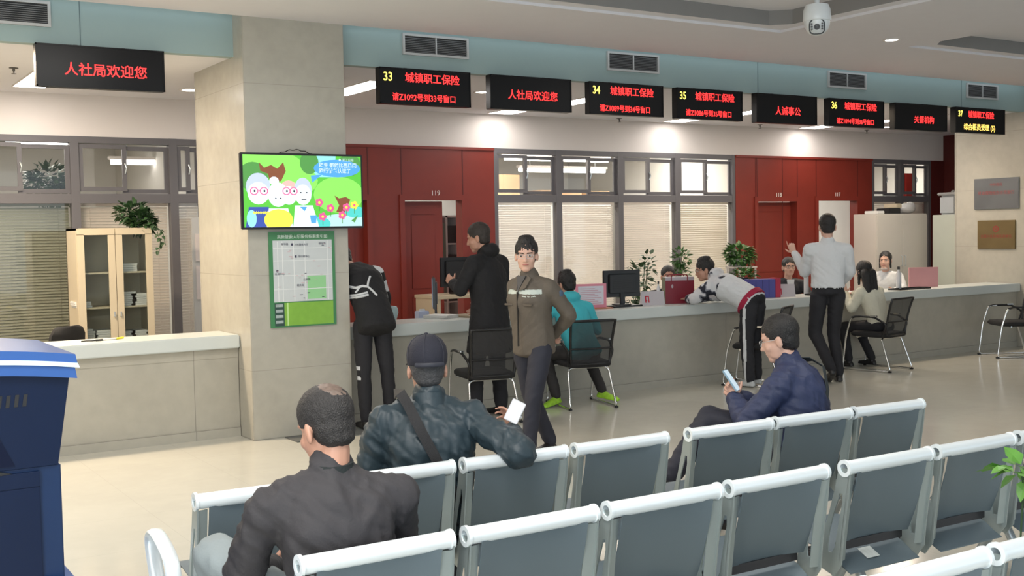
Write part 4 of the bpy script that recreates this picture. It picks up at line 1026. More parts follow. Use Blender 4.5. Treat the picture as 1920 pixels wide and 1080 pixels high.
# pens on the left counter
t = thing('pen', 'black and yellow pen lying on the left counter', 'pen', (2.33, 9.95, CT+.008), math.radians(12))
b = BM(); tube(b, [(-.10, 0, 0), (.02, 0, 0)], .007, n=8); obj('barrel', b, M_PAPER, t, smooth=60); b = BM(); tube(b, [(-.16, 0, 0), (-.10, 0, 0)], .008, n=8); obj('cap', b, M_BLACK, t, smooth=60)
b = BM(); tube(b, [(.02, 0, 0), (.09, .01, .004)], .009, n=8); obj('grip', b, mat('yellow_plastic', (.7, .6, .03)), t, smooth=60)
t = thing('key_ring', 'short dark clip cord beside the pen on the left counter', 'cord', (2.12, 9.93, CT+.006)); b = BM(); tube(b, [(-.06, 0, 0), (-.02, .02, 0), (.03, -.01, 0), (.07, .01, 0)], .005, n=6, bend=.01); obj('cord', b, M_BLACK, t, smooth=60)
# floor mat beside the pillar
b = BM(); box(b, -.45, .45, -.14, .14, 0, .008); o = obj('floor_mat', b, mat('grey_mat', (.12, .125, .12), rough=.9)); o.location = (4.05, 9.20, 0); tag(o, 'grey floor mat at the foot of the television pillar', 'mat')
# wall hook and door handle on the dark red end wall
b = BM(); box(b, -.03, .03, -.02, 0, 0, .16, bev=.004); box(b, .02, .10, -.02, -.005, -.02, .03, bev=.004); box(b, .05, .08, -.02, -.005, -.20, -.02); o = obj('wall_switch', b, M_STEEL); o.location = (16.98, 12.78, 1.35); tag(o, 'pale wall fitting on dark red panel right of the pale cabinet', 'fitting')

# ================================================================== KIOSK
def kiosk():
    t = thing('ticket_kiosk', 'blue queue ticket kiosk at the left edge, seen from behind', 'kiosk', (.35, 4.02, 0))
    NB = mat('kiosk_navy', (.003, .010, .036), spec=.25, rough=.32, noise_amt=.08); LB = mat('kiosk_blue', (.03, .10, .33), rough=.28, noise_amt=.05); MBL = mat('kiosk_mid_blue', (.009, .026, .078), spec=.3, rough=.35); ST = mat('kiosk_silver_edge', (.6, .75, .9), rough=.3)
    # profile across x (right side overhangs), extruded in depth
    def prof_ring(y, pts): return [V((x, y, z)) for x, z in pts]
    R_ = [(.405, 1.30), (.392, 1.20), (.365, 1.06), (.355, 1.02)]
    b = BM(); poly = [(-.42, 1.0), (.395, 1.0), (.405, 1.06), (.442, 1.30), (.22, 1.318), (0, 1.325), (-.2, 1.318), (-.42, 1.30)]
    prism(b, [V((x, 0, z)) for x, z in poly], V((0, .62, 0))); obj('screen_head', b, NB, t)
    b = BM()
    for (dz0, dz1, m_, nm, ext) in ((.0, .036, LB, 'top_cap', .022), (.036, .052, ST, 'trim_strip', .030), (.052, .082, LB, 'top_cap', .024)):
        b = BM(); pts = []; n = 14
        for i in range(n+1):
            u = -1+2*i/n; pts.append((u*(.44+ext), 1.322-.035*u*u+dz0))
        for i in range(n, -1, -1):
            u = -1+2*i/n; pts.append((u*(.44+ext-.006), 1.322-.035*u*u+dz1))
        prism(b, [V((x, -ext, z)) for x, z in pts], V((0, .62+2*ext, 0))); obj(nm, b, m_, t)
    b = BM(); box(b, -.42, .405, .01, .58, .09, 1.0, bev=.004); obj('body', b, MBL, t)
    b = BM(); box(b, -.40, .335, -.006, .01, .60, .935, bev=.003); prism(b, [V((-.40, -.006, .935)), V((.335, -.006, .935)), V((.335, -.006, .985)), V((.25, -.006, .985))], V((0, .014, 0))); obj('service_door', b, NB, t)
    b = BM(); prism(b, [V((-.40, -.002, .94)), V((.25, -.002, .985)), V((.20, -.002, .998)), V((-.40, -.002, .995))], V((0, .01, 0))); obj('shadow_gap', b, M_BLACK, t)
    b = BM()
    for k in range(26): 
        x = -.36+k*.026; prism(b, [V((x, -.002, 1.205+.0)), V((x+.012, -.002, 1.205)), V((x+.018, -.002, 1.245)), V((x+.006, -.002, 1.245))], V((0, .004, 0)))
    obj('vent_slots', b, M_BLACK, t)
    b = BM(); prism(b, [V((-.40, -.004, 1.02)), V((.26, -.004, 1.01)), V((.20, -.004, 1.14)), V((-.40, -.004, 1.155))], V((0, .006, 0))); obj('rear_hatch', b, mat('kiosk_hatch', (.002, .005, .022), spec=.2, rough=.3), t)
    b = BM(); prism(b, [V((-.46, -.10, .0)), V((.45, -.10, .0)), V((.44, -.06, .60)), V((.34, .0, .625)), V((-.46, .0, .625))], V((0, .74, 0)))
    obj('base', b, LB, t)
kiosk()
import time; T0 = time.time()
# ================================================================== PEOPLE
def np_smooth(me, it=3, lam=.5):
    n = len(me.vertices); co = np.empty(n*3); me.vertices.foreach_get('co', co); co = co.reshape(-1, 3)
    ne = len(me.edges); ed = np.empty(ne*2, dtype=np.int64); me.edges.foreach_get('vertices', ed); ed = ed.reshape(-1, 2)
    deg = np.bincount(ed.ravel(), minlength=n).astype(float); deg[deg == 0] = 1
    for k in range(it):
        s = np.zeros_like(co)
        for a in range(3):
            s[:, a] = np.bincount(ed[:, 0], weights=co[ed[:, 1], a], minlength=n)+np.bincount(ed[:, 1], weights=co[ed[:, 0], a], minlength=n)
        co = co+(s/deg[:, None]-co)*lam
    me.vertices.foreach_set('co', co.ravel()); me.update()
def remesh(bm, voxel, it=3, lam=.5):
    me = bpy.data.meshes.new('tmp'); bmesh.ops.recalc_face_normals(bm, faces=bm.faces[:]); bm.to_mesh(me); bm.free()
    o = bpy.data.objects.new('tmp', me); COL.objects.link(o)
    md = o.modifiers.new('r', 'REMESH'); md.mode = 'VOXEL'; md.voxel_size = voxel; md.adaptivity = 0
    dg = bpy.context.evaluated_depsgraph_get(); dg.update()
    out = bpy.data.meshes.new_from_object(o.evaluated_get(dg)); bpy.data.objects.remove(o); bpy.data.meshes.remove(me)
    np_smooth(out, it, lam)
    return out
def wrinkle(me, amp=.006, scale=7, stretch=(1, 1, .45), seed=0, floor=None):
    off = V((seed*3.1, seed*1.7, seed*.9)); n = len(me.vertices)
    co = np.empty(n*3); me.vertices.foreach_get('co', co); co = co.reshape(-1, 3); no = np.empty(n*3)
    me.vertex_normals.foreach_get('vector', no); no = no.reshape(-1, 3); D = np.empty(n)
    for i, (x, y, z) in enumerate(co):
        n1 = noise.noise(V((x*stretch[0]*scale+off.x, y*stretch[1]*scale+off.y, z*stretch[2]*scale+off.z)))
        n2 = noise.noise(V(((x+z*.8)*scale*1.9+off.x, (y-z*.3)*scale*1.9+off.y, (z*1.5+x)*scale*1.9+off.z)))
        D[i] = amp*((1-abs(n1)*2.4)*.8+n2*.7)
    co = co+no*D[:, None]
    if floor is not None: co[:, 2] = np.maximum(co[:, 2], floor)
    me.vertices.foreach_set('co', co.ravel()); me.update()
def cap(bm, p0, p1, r0, r1, n=12):
    p0, p1 = V(p0), V(p1); d = (p1-p0)
    if d.length < 1e-5: d = V((0, 0, 1e-4))
    L_ = d.length; d = d.normalized(); u, v = frame_of(d); rings = []
    for a in (80, 55, 30): a = math.radians(a); rings.append(circle(p0-d*r0*math.sin(a), u, v, r0*math.cos(a), n))
    for t in (0, .5, 1): rings.append(circle(p0+d*L_*t, u, v, r0+(r1-r0)*t, n))
    for a in (30, 55, 80): a = math.radians(a); rings.append(circle(p1+d*r1*math.sin(a), u, v, r1*math.cos(a), n))
    loft(bm, rings)
def sections(bm, secs, n=20):
    """secs: (centre, lateral unit, depth unit, half width, half depth)"""
    rings = []
    def ring(c, u, v, w_, d_): return [c+u*(math.copysign(abs(math.cos(a))**.85, math.cos(a))*w_)+v*(math.copysign(abs(math.sin(a))**.85, math.sin(a))*d_) for a in [2*PI*i/n for i in range(n)]]
    c, u, v, w_, d_ = secs[0]; ax = u.cross(v); nx = (secs[1][0]-c).normalized()
    rings.append(ring(c-nx*.025, u, v, w_*.6, d_*.6))
    for s in secs: rings.append(ring(*s))
    c, u, v, w_, d_ = secs[-1]; nx = (c-secs[-2][0]).normalized(); rings.append(ring(c+nx*.012, u, v, w_*.6, d_*.6))
    loft(bm, rings)
M_SKIN = mat('skin_warm', (.50, .27, .19), rough=.5, noise_amt=.06, nscale=20)
M_SKINL = mat('skin_pale', (.62, .38, .29), rough=.5, noise_amt=.05, nscale=20)
M_HAIR = mat('black_hair', (.010, .009, .009), rough=.42, noise_amt=.3, nscale=40, bump=.6, bscale=180)
M_LIP = mat('lip_colour', (.38, .13, .11), rough=.4)
M_EYEW = mat('eye_white', (.6, .57, .54), rough=.25)
M_IRIS = mat('eye_dark', (.012, .009, .008), rough=.15)

def hand(bm, wrist, d, palm_n, side, curl=.5, s=1.0, spread=.0, thumb=.6, flat=False):
    """d finger direction, palm_n out of the palm, side towards the thumb"""
    d = V(d).normalized(); palm_n = V(palm_n); palm_n = (palm_n-d*palm_n.dot(d)).normalized(); t = d.cross(palm_n); t = t if t.dot(V(side)) >= 0 else -t
    w = V(wrist)
    sections(bm, [(w, t, palm_n, .026*s, .018*s), (w+d*.03*s, t, palm_n, .033*s, .017*s), (w+d*.06*s, t, palm_n, .040*s, .015*s), (w+d*.088*s, t, palm_n, .039*s, .012*s)], 14)
    for k, (o, l, yy) in enumerate(((.030, .070, .0), (.010, .079, .004), (-.0105, .073, .001), (-.030, .058, -.006))):
        p = w+d*(.086+yy)*s+t*o*s; dd = (d+t*(o*spread*12)).normalized(); ang = 0; r = .0082*s
        c = curl*(1+.12*(k-1.5)) if not isinstance(curl, (list, tuple)) else curl[k]
        for j, fl in enumerate((.45, .31, .24)):
            ang += c*(.7, 1.0, .7)[j]
            nd = dd*math.cos(ang)+palm_n*math.sin(ang)
            q = p+nd*l*fl*s; cap(bm, p, q, r, r*.93, 8); p = q; r *= .93
    p = w+d*.022*s+t*.030*s; nd = (t*.75+d*.65+palm_n*.25).normalized()
    q = p+nd*.040*s; cap(bm, p, q, .012*s, .0105*s, 8); nd2 = (nd*(1-thumb*.5)+d*.6+palm_n*thumb*.5).normalized(); cap(bm, q, q+nd2*.032*s, .0105*s, .008*s, 8)

def person(label, loc, rz, J, group=None, scale=1.0, voxel=.0055, skin=None, top=None, trousers=None, shoe=None, hair='short', hands=(None, None),
           head_rz=0, head_tilt=0, head_roll=0, coat_len=0, sleeve_r=.0, bulk=1.0, top_mats=None, top_color=None, trouser_color=None, trouser_mats=None, collar=None,
           face=False, glasses=False, wr=.006, legs=True, seated=False, belt=None, female=False, hem=.10, neck_show=.0, seed=1, hood=False, hairmat=None, garment='jacket', head_k=1.06):
    """J: joints in metres in the local frame (facing +Y, +X the person's right)"""
    s = scale
    J = {k: V(v)*s for k, v in J.items()}
    root = thing('person', label, 'person', loc, rz, group)
    skin = skin or M_SKIN
    hipc, chest, neck, headc = J['hip'], J['chest'], J['neck'], J['head']
    shl, shr = J['shl'], J['shr']; hl, hr = J['hl'], J['hr']
    latS = (shr-shl).normalized(); latH = (hr-hl).normalized()
    waist = J.get('waist', hipc.lerp(chest, .42))
    spine = [hipc, waist, chest, neck]
    def sec(t, c, w_, d_, k):
        ax = (spine[min(k+1, 3)]-spine[max(k-1, 0)]).normalized(); u = latH.lerp(latS, t).normalized(); u = (u-ax*u.dot(ax)).normalized(); v = ax.cross(u).normalized()
        return (c, u, v, w_*s, d_*s)
    R = Euler((math.radians(head_tilt), math.radians(head_roll), math.radians(head_rz)), 'XYZ').to_matrix()
    # XYZ with z last applied: turn after tilt
    R = Matrix.Rotation(math.radians(head_rz), 3, 'Z') @ Matrix.Rotation(math.radians(head_roll), 3, 'Y') @ Matrix.Rotation(math.radians(head_tilt), 3, 'X')
    hk = s*head_k
    H = lambda p: headc+R @ (V(p)*hk)
    # ---- body
    b = BM()
    sections(b, [sec(0, hipc, .13, .085, 0), sec(.3, waist, .11, .075, 1), sec(.7, chest, .13, .085, 2), sec(1, chest.lerp(neck, .6), .11, .065, 3)], 16)
    cap(b, neck-(neck-chest)*.25, H((0, -.022, -.07)), .056*s, .050*s)
    if female: pass
    for sh, el, wri in ((shl, J['ell'], J['wrl']), (shr, J['elr'], J['wrr'])):
        cap(b, neck-(neck-chest)*.3, sh-V((0, 0, .02*s)), .040*s, .032*s); cap(b, sh-V((0, 0, .02*s)), el, .034*s, .032*s); cap(b, el, wri, .032*s, .024*s)
    if legs:
        for h_, k_, a_ in ((hl, J['kl'], J['al']), (hr, J['kr'], J['ar'])):
            cap(b, h_, k_, .07*s, .05*s); cap(b, k_, a_, .046*s, .034*s)
    # head
    ellipsoid(b, H((0, -.012, .035)), (.076*hk, .094*hk, .088*hk), R, 20)
    ellipsoid(b, H((0, .022, -.03)), (.062*hk, .066*hk, .082*hk), R, 18)
    ellipsoid(b, H((0, .052, -.088)), (.034*hk, .030*hk, .026*hk), R, 12)
    for sg in (-1, 1):
        ellipsoid(b, H((sg*.036, .050, -.028)), (.026*hk, .026*hk, .026*hk), R, 12)
        ellipsoid(b, H((sg*.038, .024, -.068)), (.018*hk, .034*hk, .026*hk), R, 12)
        ellipsoid(b, H((sg*.076, -.010, -.012)), (.010*hk, .019*hk, .033*hk), R @ Matrix.Rotation(sg*.35, 3, 'Z'), 12)
        cap(b, H((sg*.012, .079, .026)), H((sg*.042, .068, .026)), .009*hk, .008*hk, 8)
    cap(b, H((0, .078, .014)), H((0, .098, -.030)), .007*hk, .012*hk, 8)
    for sg in (-1, 1): ellipsoid(b, H((sg*.012, .086, -.033)), (.009*hk, .010*hk, .008*hk), R, 10)
    ellipsoid(b, H((0, .072, -.058)), (.026*hk, .016*hk, .018*hk), R, 12)
    for i, (wri, el, sg) in enumerate(((J['wrl'], J['ell'], -1), (J['wrr'], J['elr'], 1))):
        hd = hands[i]
        if hd is None:
            d_ = (wri-el).normalized(); hd = dict(d=d_, n=V((-sg*.9, .1, -.2)), side=V((0, 1, .2)), curl=.35)
        hand(b, wri, hd['d'], hd['n'], hd['side'], hd.get('curl', .4), s*.97, hd.get('spread', 0), hd.get('thumb', .6))
    me = remesh(b, voxel, 3, .5); new_obj('body', me, skin, root, smooth=180)
    # ---- face parts
    if face:
        for sg in (-1, 1):
            b = BM(); ellipsoid(b, H((sg*.031, .0745, .004)), (.0135*hk, .007*hk, .0058*hk), R, 12); e = obj('eye', b, M_EYEW, root, smooth=180)
            b = BM(); ellipsoid(b, H((sg*.031, .0800, .004)), (.0058*hk, .003*hk, .0055*hk), R, 10); obj('iris', b, M_IRIS, e, smooth=180)
            b = BM(); cap(b, H((sg*.015, .088, .024)), H((sg*.048, .074, .027)), .0042*hk, .003*hk, 8); obj('eyebrow', b, M_HAIR, root, smooth=180)
        b = BM(); cap(b, H((-.019, .082, -.058)), H((0, .0885, -.0565)), .0035*hk, .0055*hk, 8); cap(b, H((0, .0885, -.0565)), H((.019, .082, -.058)), .0055*hk, .0035*hk, 8); obj('lips', b, M_LIP, root, smooth=180)
    if glasses:
        b = BM()
        for sg in (-1, 1):
            pts = [H((sg*.032+.024*math.copysign(abs(math.cos(a))**.6, math.cos(a)), .094-.10*abs(abs(sg*.032+.024*math.cos(a)))**1.0*.35, .002+.015*math.copysign(abs(math.sin(a))**.6, math.sin(a)))) for a in [2*PI*k/16 for k in range(16)]]
            tube(b, pts, .0014*hk, n=5, loop=True); tube(b, [H((sg*.056, .078, .008)), H((sg*.078, .03, .008)), H((sg*.080, -.012, .006))], .0014*hk, n=5)
        tube(b, [H((-.008, .094, .006)), H((.008, .094, .006))], .0014*hk, n=5)
        obj('glasses', b, M_MESHF if glasses == 'dark' else M_STEEL, root, smooth=180)
    # ---- hair
    if hair:
        b = BM(); hm = hairmat or M_HAIR
        if hair in ('short', 'full', 'thin', 'long', 'tied'):
            k = 1.0
            k = .97 if hair == 'thin' else k
            ellipsoid(b, H((0, -.020, .044)), (.082*k*hk, .0985*k*hk, .088*k*hk), R, 22)
            ellipsoid(b, H((0, -.040, -.006)), (.071*hk, .064*hk, .066*hk), R, 16); ellipsoid(b, H((0, -.05, -.045)), (.056*hk, .046*hk, .030*hk), R, 14)
            if hair == 'full': ellipsoid(b, H((0, .018, .112)), (.050*hk, .038*hk, .020*hk), R, 14); ellipsoid(b, H((0, -.02, .118)), (.058*hk, .07*hk, .028*hk), R, 14)
            if hair == 'long':
                ellipsoid(b, H((0, -.055, -.04)), (.085*s, .062*s, .10*s), R, 16)
                for dx, l in ((-.05, .25), (0, .30), (.05, .27)): cap(b, H((dx*.8, -.085, -.03)), H((dx, -.10, 0))+V((0, -.035*s, -l*s)), .060*s, .045*s, 14)
                cap(b, H((-.07, -.01, -.0)), H((-.078, .0, -.14)), .02*s, .016*s); cap(b, H((.07, -.01, -.0)), H((.078, .0, -.14)), .02*s, .016*s)
            if hair == 'tied': cap(b, H((-.066, .005, .02)), H((-.072, .0, -.09)), .016*hk, .012*hk); cap(b, H((.066, .005, .02)), H((.072, .0, -.09)), .016*hk, .012*hk)
        me = remesh(b, .005, 6, .5); wrinkle(me, .0020 if hair != 'full' else .0045, 45, (1, 1, .5), seed); new_obj('hair', me, hm, root, smooth=180)
    # ---- trousers
    if legs and trousers is not None:
        b = BM(); sections(b, [sec(0, hipc-(waist-hipc).normalized()*.05*s, .155*bulk, .115*bulk, 0), sec(0, hipc+(waist-hipc)*.3, .155*bulk, .112*bulk, 0), sec(.2, waist, .145*bulk, .105*bulk, 1)])
        for h_, k_, a_, sg in ((hl, J['kl'], J['al'], -1), (hr, J['kr'], J['ar'], 1)):
            cap(b, h_, k_, .088*s*bulk, .066*s*bulk, 14); cap(b, k_, a_+(k_-a_).normalized()*.01, .064*s*bulk, .052*s*bulk, 14); cap(b, a_+(k_-a_).normalized()*.06, a_, .054*s*bulk, .050*s*bulk, 14)
        me = remesh(b, .011, 6, .5); wrinkle(me, wr, 8, (1, 1, .7), seed+5, floor=-loc[2]+.02 if not seated else None)
        o = new_obj('trousers', me, trouser_mats or trousers, root, smooth=180)
        if trouser_color: colorize(o, trouser_color)
    if legs and shoe is not None:
        for k_, a_, td in ((J['kl'], J['al'], J.get('tl')), (J['kr'], J['ar'], J.get('tr'))):
            d_ = (td-a_) if td is not None else V((0, .17, -.05))*s
            d_h = V((d_.x, d_.y, d_.z*.0)); d_h = d_h.normalized(); b = BM()
            up = V((0, 0, 1)); sd = d_h.cross(up)
            zb = (td.z if td is not None else a_.z-.06*s)
            heel = V((a_.x, a_.y, a_.z))-d_h*.05*s; 
            rise = (a_.z-zb)
            dirv = (V((td.x, td.y, td.z))-V((a_.x, a_.y, a_.z-.07*s))) if td is not None else d_h*.17*s
            f = dirv.normalized(); upv = sd.cross(f).normalized(); base = V((a_.x, a_.y, a_.z-.085*s))-f*.06*s
            rings = []
            for t, w_, h_ in ((0, .020, .03), (.012, .032, .055), (.06, .036, .075), (.10, .036, .07), (.15, .040, .055), (.20, .043, .045), (.24, .038, .038), (.262, .022, .026)):
                c = base+f*t*s
                rings.append([c+sd*(w_*s*x)+upv*(h_*s*z) for x, z in ((-.9, .0), (-1, .25), (-.85, .7), (-.4, 1), (.4, 1), (.85, .7), (1, .25), (.9, .0))])
            loft(b, rings); cap(b, a_, a_-upv*.04*s, .040*s, .040*s)
            me = remesh(b, .006, 2, .45); so = new_obj('shoe', me, shoe, root, smooth=180)
    # ---- top garment
    if top is not None:
        b = BM(); g = .022+sleeve_r
        nk = chest.lerp(neck, .80)
        low = hipc-(waist-hipc).normalized()*(hem+coat_len*.0)*s
        S_ = []
        if coat_len and not seated:
            for t in (1.0, .6, .25): S_.append((hipc-V((0, 0, 1))*(coat_len*t)*s, latH, V((0, 0, 1)).cross(latH).normalized(), (.175+.03*t)*s*bulk, (.13+.03*t)*s*bulk))
        else: S_.append(sec(0, low, .168*bulk, .128*bulk, 0))
        S_ += [sec(0, hipc, .168*bulk, .125*bulk, 0), sec(.35, waist, .160*bulk, .118*bulk, 1), sec(.8, chest, .178*bulk, .128*bulk, 2), sec(1, chest.lerp(neck, .45), .150*bulk, .108*bulk, 3), sec(1, nk, .095, .078, 3)]
        sections(b, S_)
        for sh, el, wri in ((shl, J['ell'], J['wrl']), (shr, J['elr'], J['wrr'])):
            cap(b, chest.lerp(neck, .66), sh-V((0, 0, .022*s)), .070*s*bulk, .056*s*bulk, 14); cap(b, chest.lerp(neck, .3), sh-V((0, 0, .05*s)), .085*s*bulk, .060*s*bulk, 14); cap(b, sh-V((0, 0, .026*s)), el, (.044+g*.75)*s*bulk, (.039+g*.75)*s*bulk, 14); cap(b, el, wri-(wri-el).normalized()*.01*s, (.038+g*.75)*s*bulk, (.030+g*.5)*s*bulk, 14)
        if collar is not None or hood:
            nd = (headc-neck).normalized()
            if hood:
                bk_ = latS.cross(nd).normalized(); bk_ = bk_ if bk_.dot(R @ V((0, 1, 0))) < 0 else -bk_
                ellipsoid(b, neck+bk_*.06*s+nd*.0, (.11*s, .07*s, .06*s), None, 14)
            cap(b, nk, nk+(neck-nk)*.5+nd*.025*s, .074*s, .066*s, 14)
        me = remesh(b, .009, 11, .55); wrinkle(me, wr, 7.5, (1, 1, .5), seed); wrinkle(me, wr*.45, 19, (1, 1, .35), seed+2)
        o = new_obj('top', me, top_mats or top, root, smooth=180)
        o.name = garment
        if top_color: colorize(o, top_color)
        if collar is not None:
            b = BM(); nd = (H((0, -.02, -.07))-neck).normalized(); u, v = latS, nd.cross(latS).normalized()
            c0 = neck-nd*.035*s+v*.0; rr = []
            for dz, r0 in ((-.01, .082), (.030, .074), (.056, .070), (.056, .062), (.02, .063), (-.01, .07)):
                rr.append([c0+nd*dz*s+u*(r0*math.cos(a)*s*1.0)+v*(r0*math.sin(a)*s*.95) for a in [2*PI*k/20 for k in range(20)]])
            loft(b, rr, loop=True); obj('collar', b, collar, root, smooth=60)
    print('PERSON', round(time.time()-T0, 1))
    return root, H
def colorize(o, fn):
    for p in o.data.polygons: p.material_index = fn(p.center)

def stand_pose(**k):
    P = dict(hip=(0, 0, .93), waist=(0, 0, 1.06), chest=(0, .01, 1.27), neck=(0, -.01, 1.46), head=(0, .02, 1.60), shl=(-.180, -.01, 1.385), shr=(.180, -.01, 1.385),
             ell=(-.23, -.02, 1.12), elr=(.23, -.02, 1.12), wrl=(-.23, .06, .88), wrr=(.23, .06, .88), hl=(-.09, 0, .90), hr=(.09, 0, .90), kl=(-.10, .01, .49), kr=(.10, .01, .49), al=(-.10, -.02, .095), ar=(.10, -.02, .095))
    P.update(k); return P
def sit_pose(**k):
    P = dict(hip=(0, 0, .54), waist=(0, -.01, .66), chest=(0, -.02, .86), neck=(0, -.01, 1.05), head=(0, .03, 1.19), shl=(-.185, -.01, .99), shr=(.185, -.01, .99),
             ell=(-.24, .06, .73), elr=(.24, .06, .73), wrl=(-.14, .26, .70), wrr=(.14, .26, .70), hl=(-.09, .0, .52), hr=(.09, .0, .52), kl=(-.12, .43, .52), kr=(.12, .43, .52), al=(-.12, .42, .10), ar=(.12, .42, .10))
    P.update(k); return P

C_BLACK = mat('black_cloth', (.011, .011, .013), rough=.85, noise_amt=.15, bump=.2, bscale=150)
C_BLACK2 = mat('black_trouser_cloth', (.013, .013, .017), rough=.8, noise_amt=.15, bump=.15, bscale=150)
C_WHITE = mat('white_cloth', (.62, .64, .66), rough=.8, bump=.15, bscale=120, noise_amt=.03)
C_NAVY = mat('navy_cloth', (.022, .032, .085), rough=.6, noise_amt=.12, bump=.15, bscale=120)
C_DNAVY = mat('dark_navy_trouser', (.020, .022, .036), rough=.75, noise_amt=.1)
C_SHOE = mat('black_shoe', (.012, .011, .011), rough=.4)

# 1 person bent over the counter beside the pillar
def p_puma():
    W, K = 1, 0
    def col(c):
        for z0, z1 in ((1.40, 1.50), (1.20, 1.31)):
            if c.x > .15 and z0 < c.z+(.22-c.x)*.35 < z1: return 1
        return 0
    def tcol(c): return 1 if (abs(c.x) > .165 and .44 < c.z < .62 and math.sin(c.z*70) > .2) else 0
    J = stand_pose(hip=(0, -.07, .96), waist=(0, .0, 1.08), chest=(0, .17, 1.29), neck=(-.02, .38, 1.43), head=(-.035, .56, 1.47), shl=(-.12, .33, 1.40), shr=(.19, .29, 1.38),
                   ell=(-.10, .52, 1.16), elr=(.27, .30, 1.12), wrl=(-.05, .66, .96), wrr=(.30, .44, .955), kl=(-.11, -.05, .50), kr=(.11, -.05, .50), al=(-.12, -.09, .10), ar=(.12, -.09, .10))
    r, H = person('person in black tracksuit with white sleeve bands bending over the counter beside the pillar', (4.455, 9.33, 0), math.radians(-2), J, scale=1.03,
           top=C_BLACK, top_mats=[C_BLACK, C_WHITE], top_color=col, trousers=C_BLACK2, trouser_mats=[C_BLACK2, C_WHITE], trouser_color=tcol, shoe=C_SHOE, hair='short', head_tilt=-45, seed=3, wr=.005)
    # white emblem on the upper back: branching leaping shape and a block of letters
    jk = [c for c in r.children if c.name.startswith('jacket')][0]
    from mathutils.bvhtree import BVHTree
    T_ = BVHTree.FromPolygons([v.co.copy() for v in jk.data.vertices], [p.vertices[:] for p in jk.data.polygons])
    def q(x, z):
        h = T_.ray_cast(V((x, -2, z)), V((0, 1, 0))); return h[0]+V((0, -.002, .002)) if h[0] is not None else V((x, .1, z))
    b = BM()
    def path(pts, r_):
        P_ = []
        for i in range(len(pts)-1):
            for t in range(6): P_.append(q(pts[i][0]+(pts[i+1][0]-pts[i][0])*t/6, pts[i][1]+(pts[i+1][1]-pts[i][1])*t/6))
        P_.append(q(*pts[-1])); tube(b, P_, r_, n=6)
    path([(-.22, 1.30), (-.14, 1.275), (-.09, 1.29), (-.045, 1.285)], .013); path([(-.045, 1.285), (-.02, 1.335), (.01, 1.375)], .010); path([(-.045, 1.285), (-.01, 1.245), (.015, 1.205)], .010); path([(-.11, 1.285), (-.15, 1.235)], .010)
    path([(-.20, 1.20), (-.06, 1.235)], .011); path([(-.20, 1.18), (-.06, 1.215)], .011)
    obj('emblem', b, C_WHITE, r)
    return r
p_puma()
t = thing('plastic_bag', 'crumpled pale teal plastic bag in the right hand of the tracksuit person', 'bag', (4.80, 9.62, .91)); b = BM(); ellipsoid(b, (0, 0, .085), (.055, .045, .085)); ellipsoid(b, (.03, 0, .11), (.035, .03, .06))
me = remesh(b, .008, 2); wrinkle(me, .006, 25, (1, 1, 1), 4); new_obj('bag_body', me, mat('pale_teal_plastic', (.38, .50, .52), rough=.3), t, smooth=60)

# 2 man in long black coat
r, H = person('man in long black coat standing at the counter, seen from behind', (5.60, 9.16, 0), math.radians(22),
    dict(stand_pose(head=(-.03, .09, 1.60), neck=(-.01, .02, 1.465), chest=(0, .03, 1.27), shl=(-.20, .02, 1.41), shr=(.19, .0, 1.40), ell=(-.28, .10, 1.15), wrl=(-.17, .27, 1.20), elr=(.26, .02, 1.12), wrr=(.2, .24, .98), kl=(-.13, .06, .49), al=(-.15, .06, .095), kr=(.10, .0, .49), ar=(.13, -.02, .095))), garment='coat',
    scale=1.065, top=C_BLACK, trousers=C_BLACK2, shoe=C_SHOE, coat_len=.34, hair='short', head_rz=25, head_tilt=-14, bulk=1.13, hood=True, wr=.007, seed=7,
    hairmat=mat('cropped_hair', (.035, .028, .024), rough=.7, noise_amt=.3, nscale=50), hands=(dict(d=V((.2, .8, .5)), n=V((.9, .1, -.2)), side=V((0, 0, 1)), curl=.5), None))

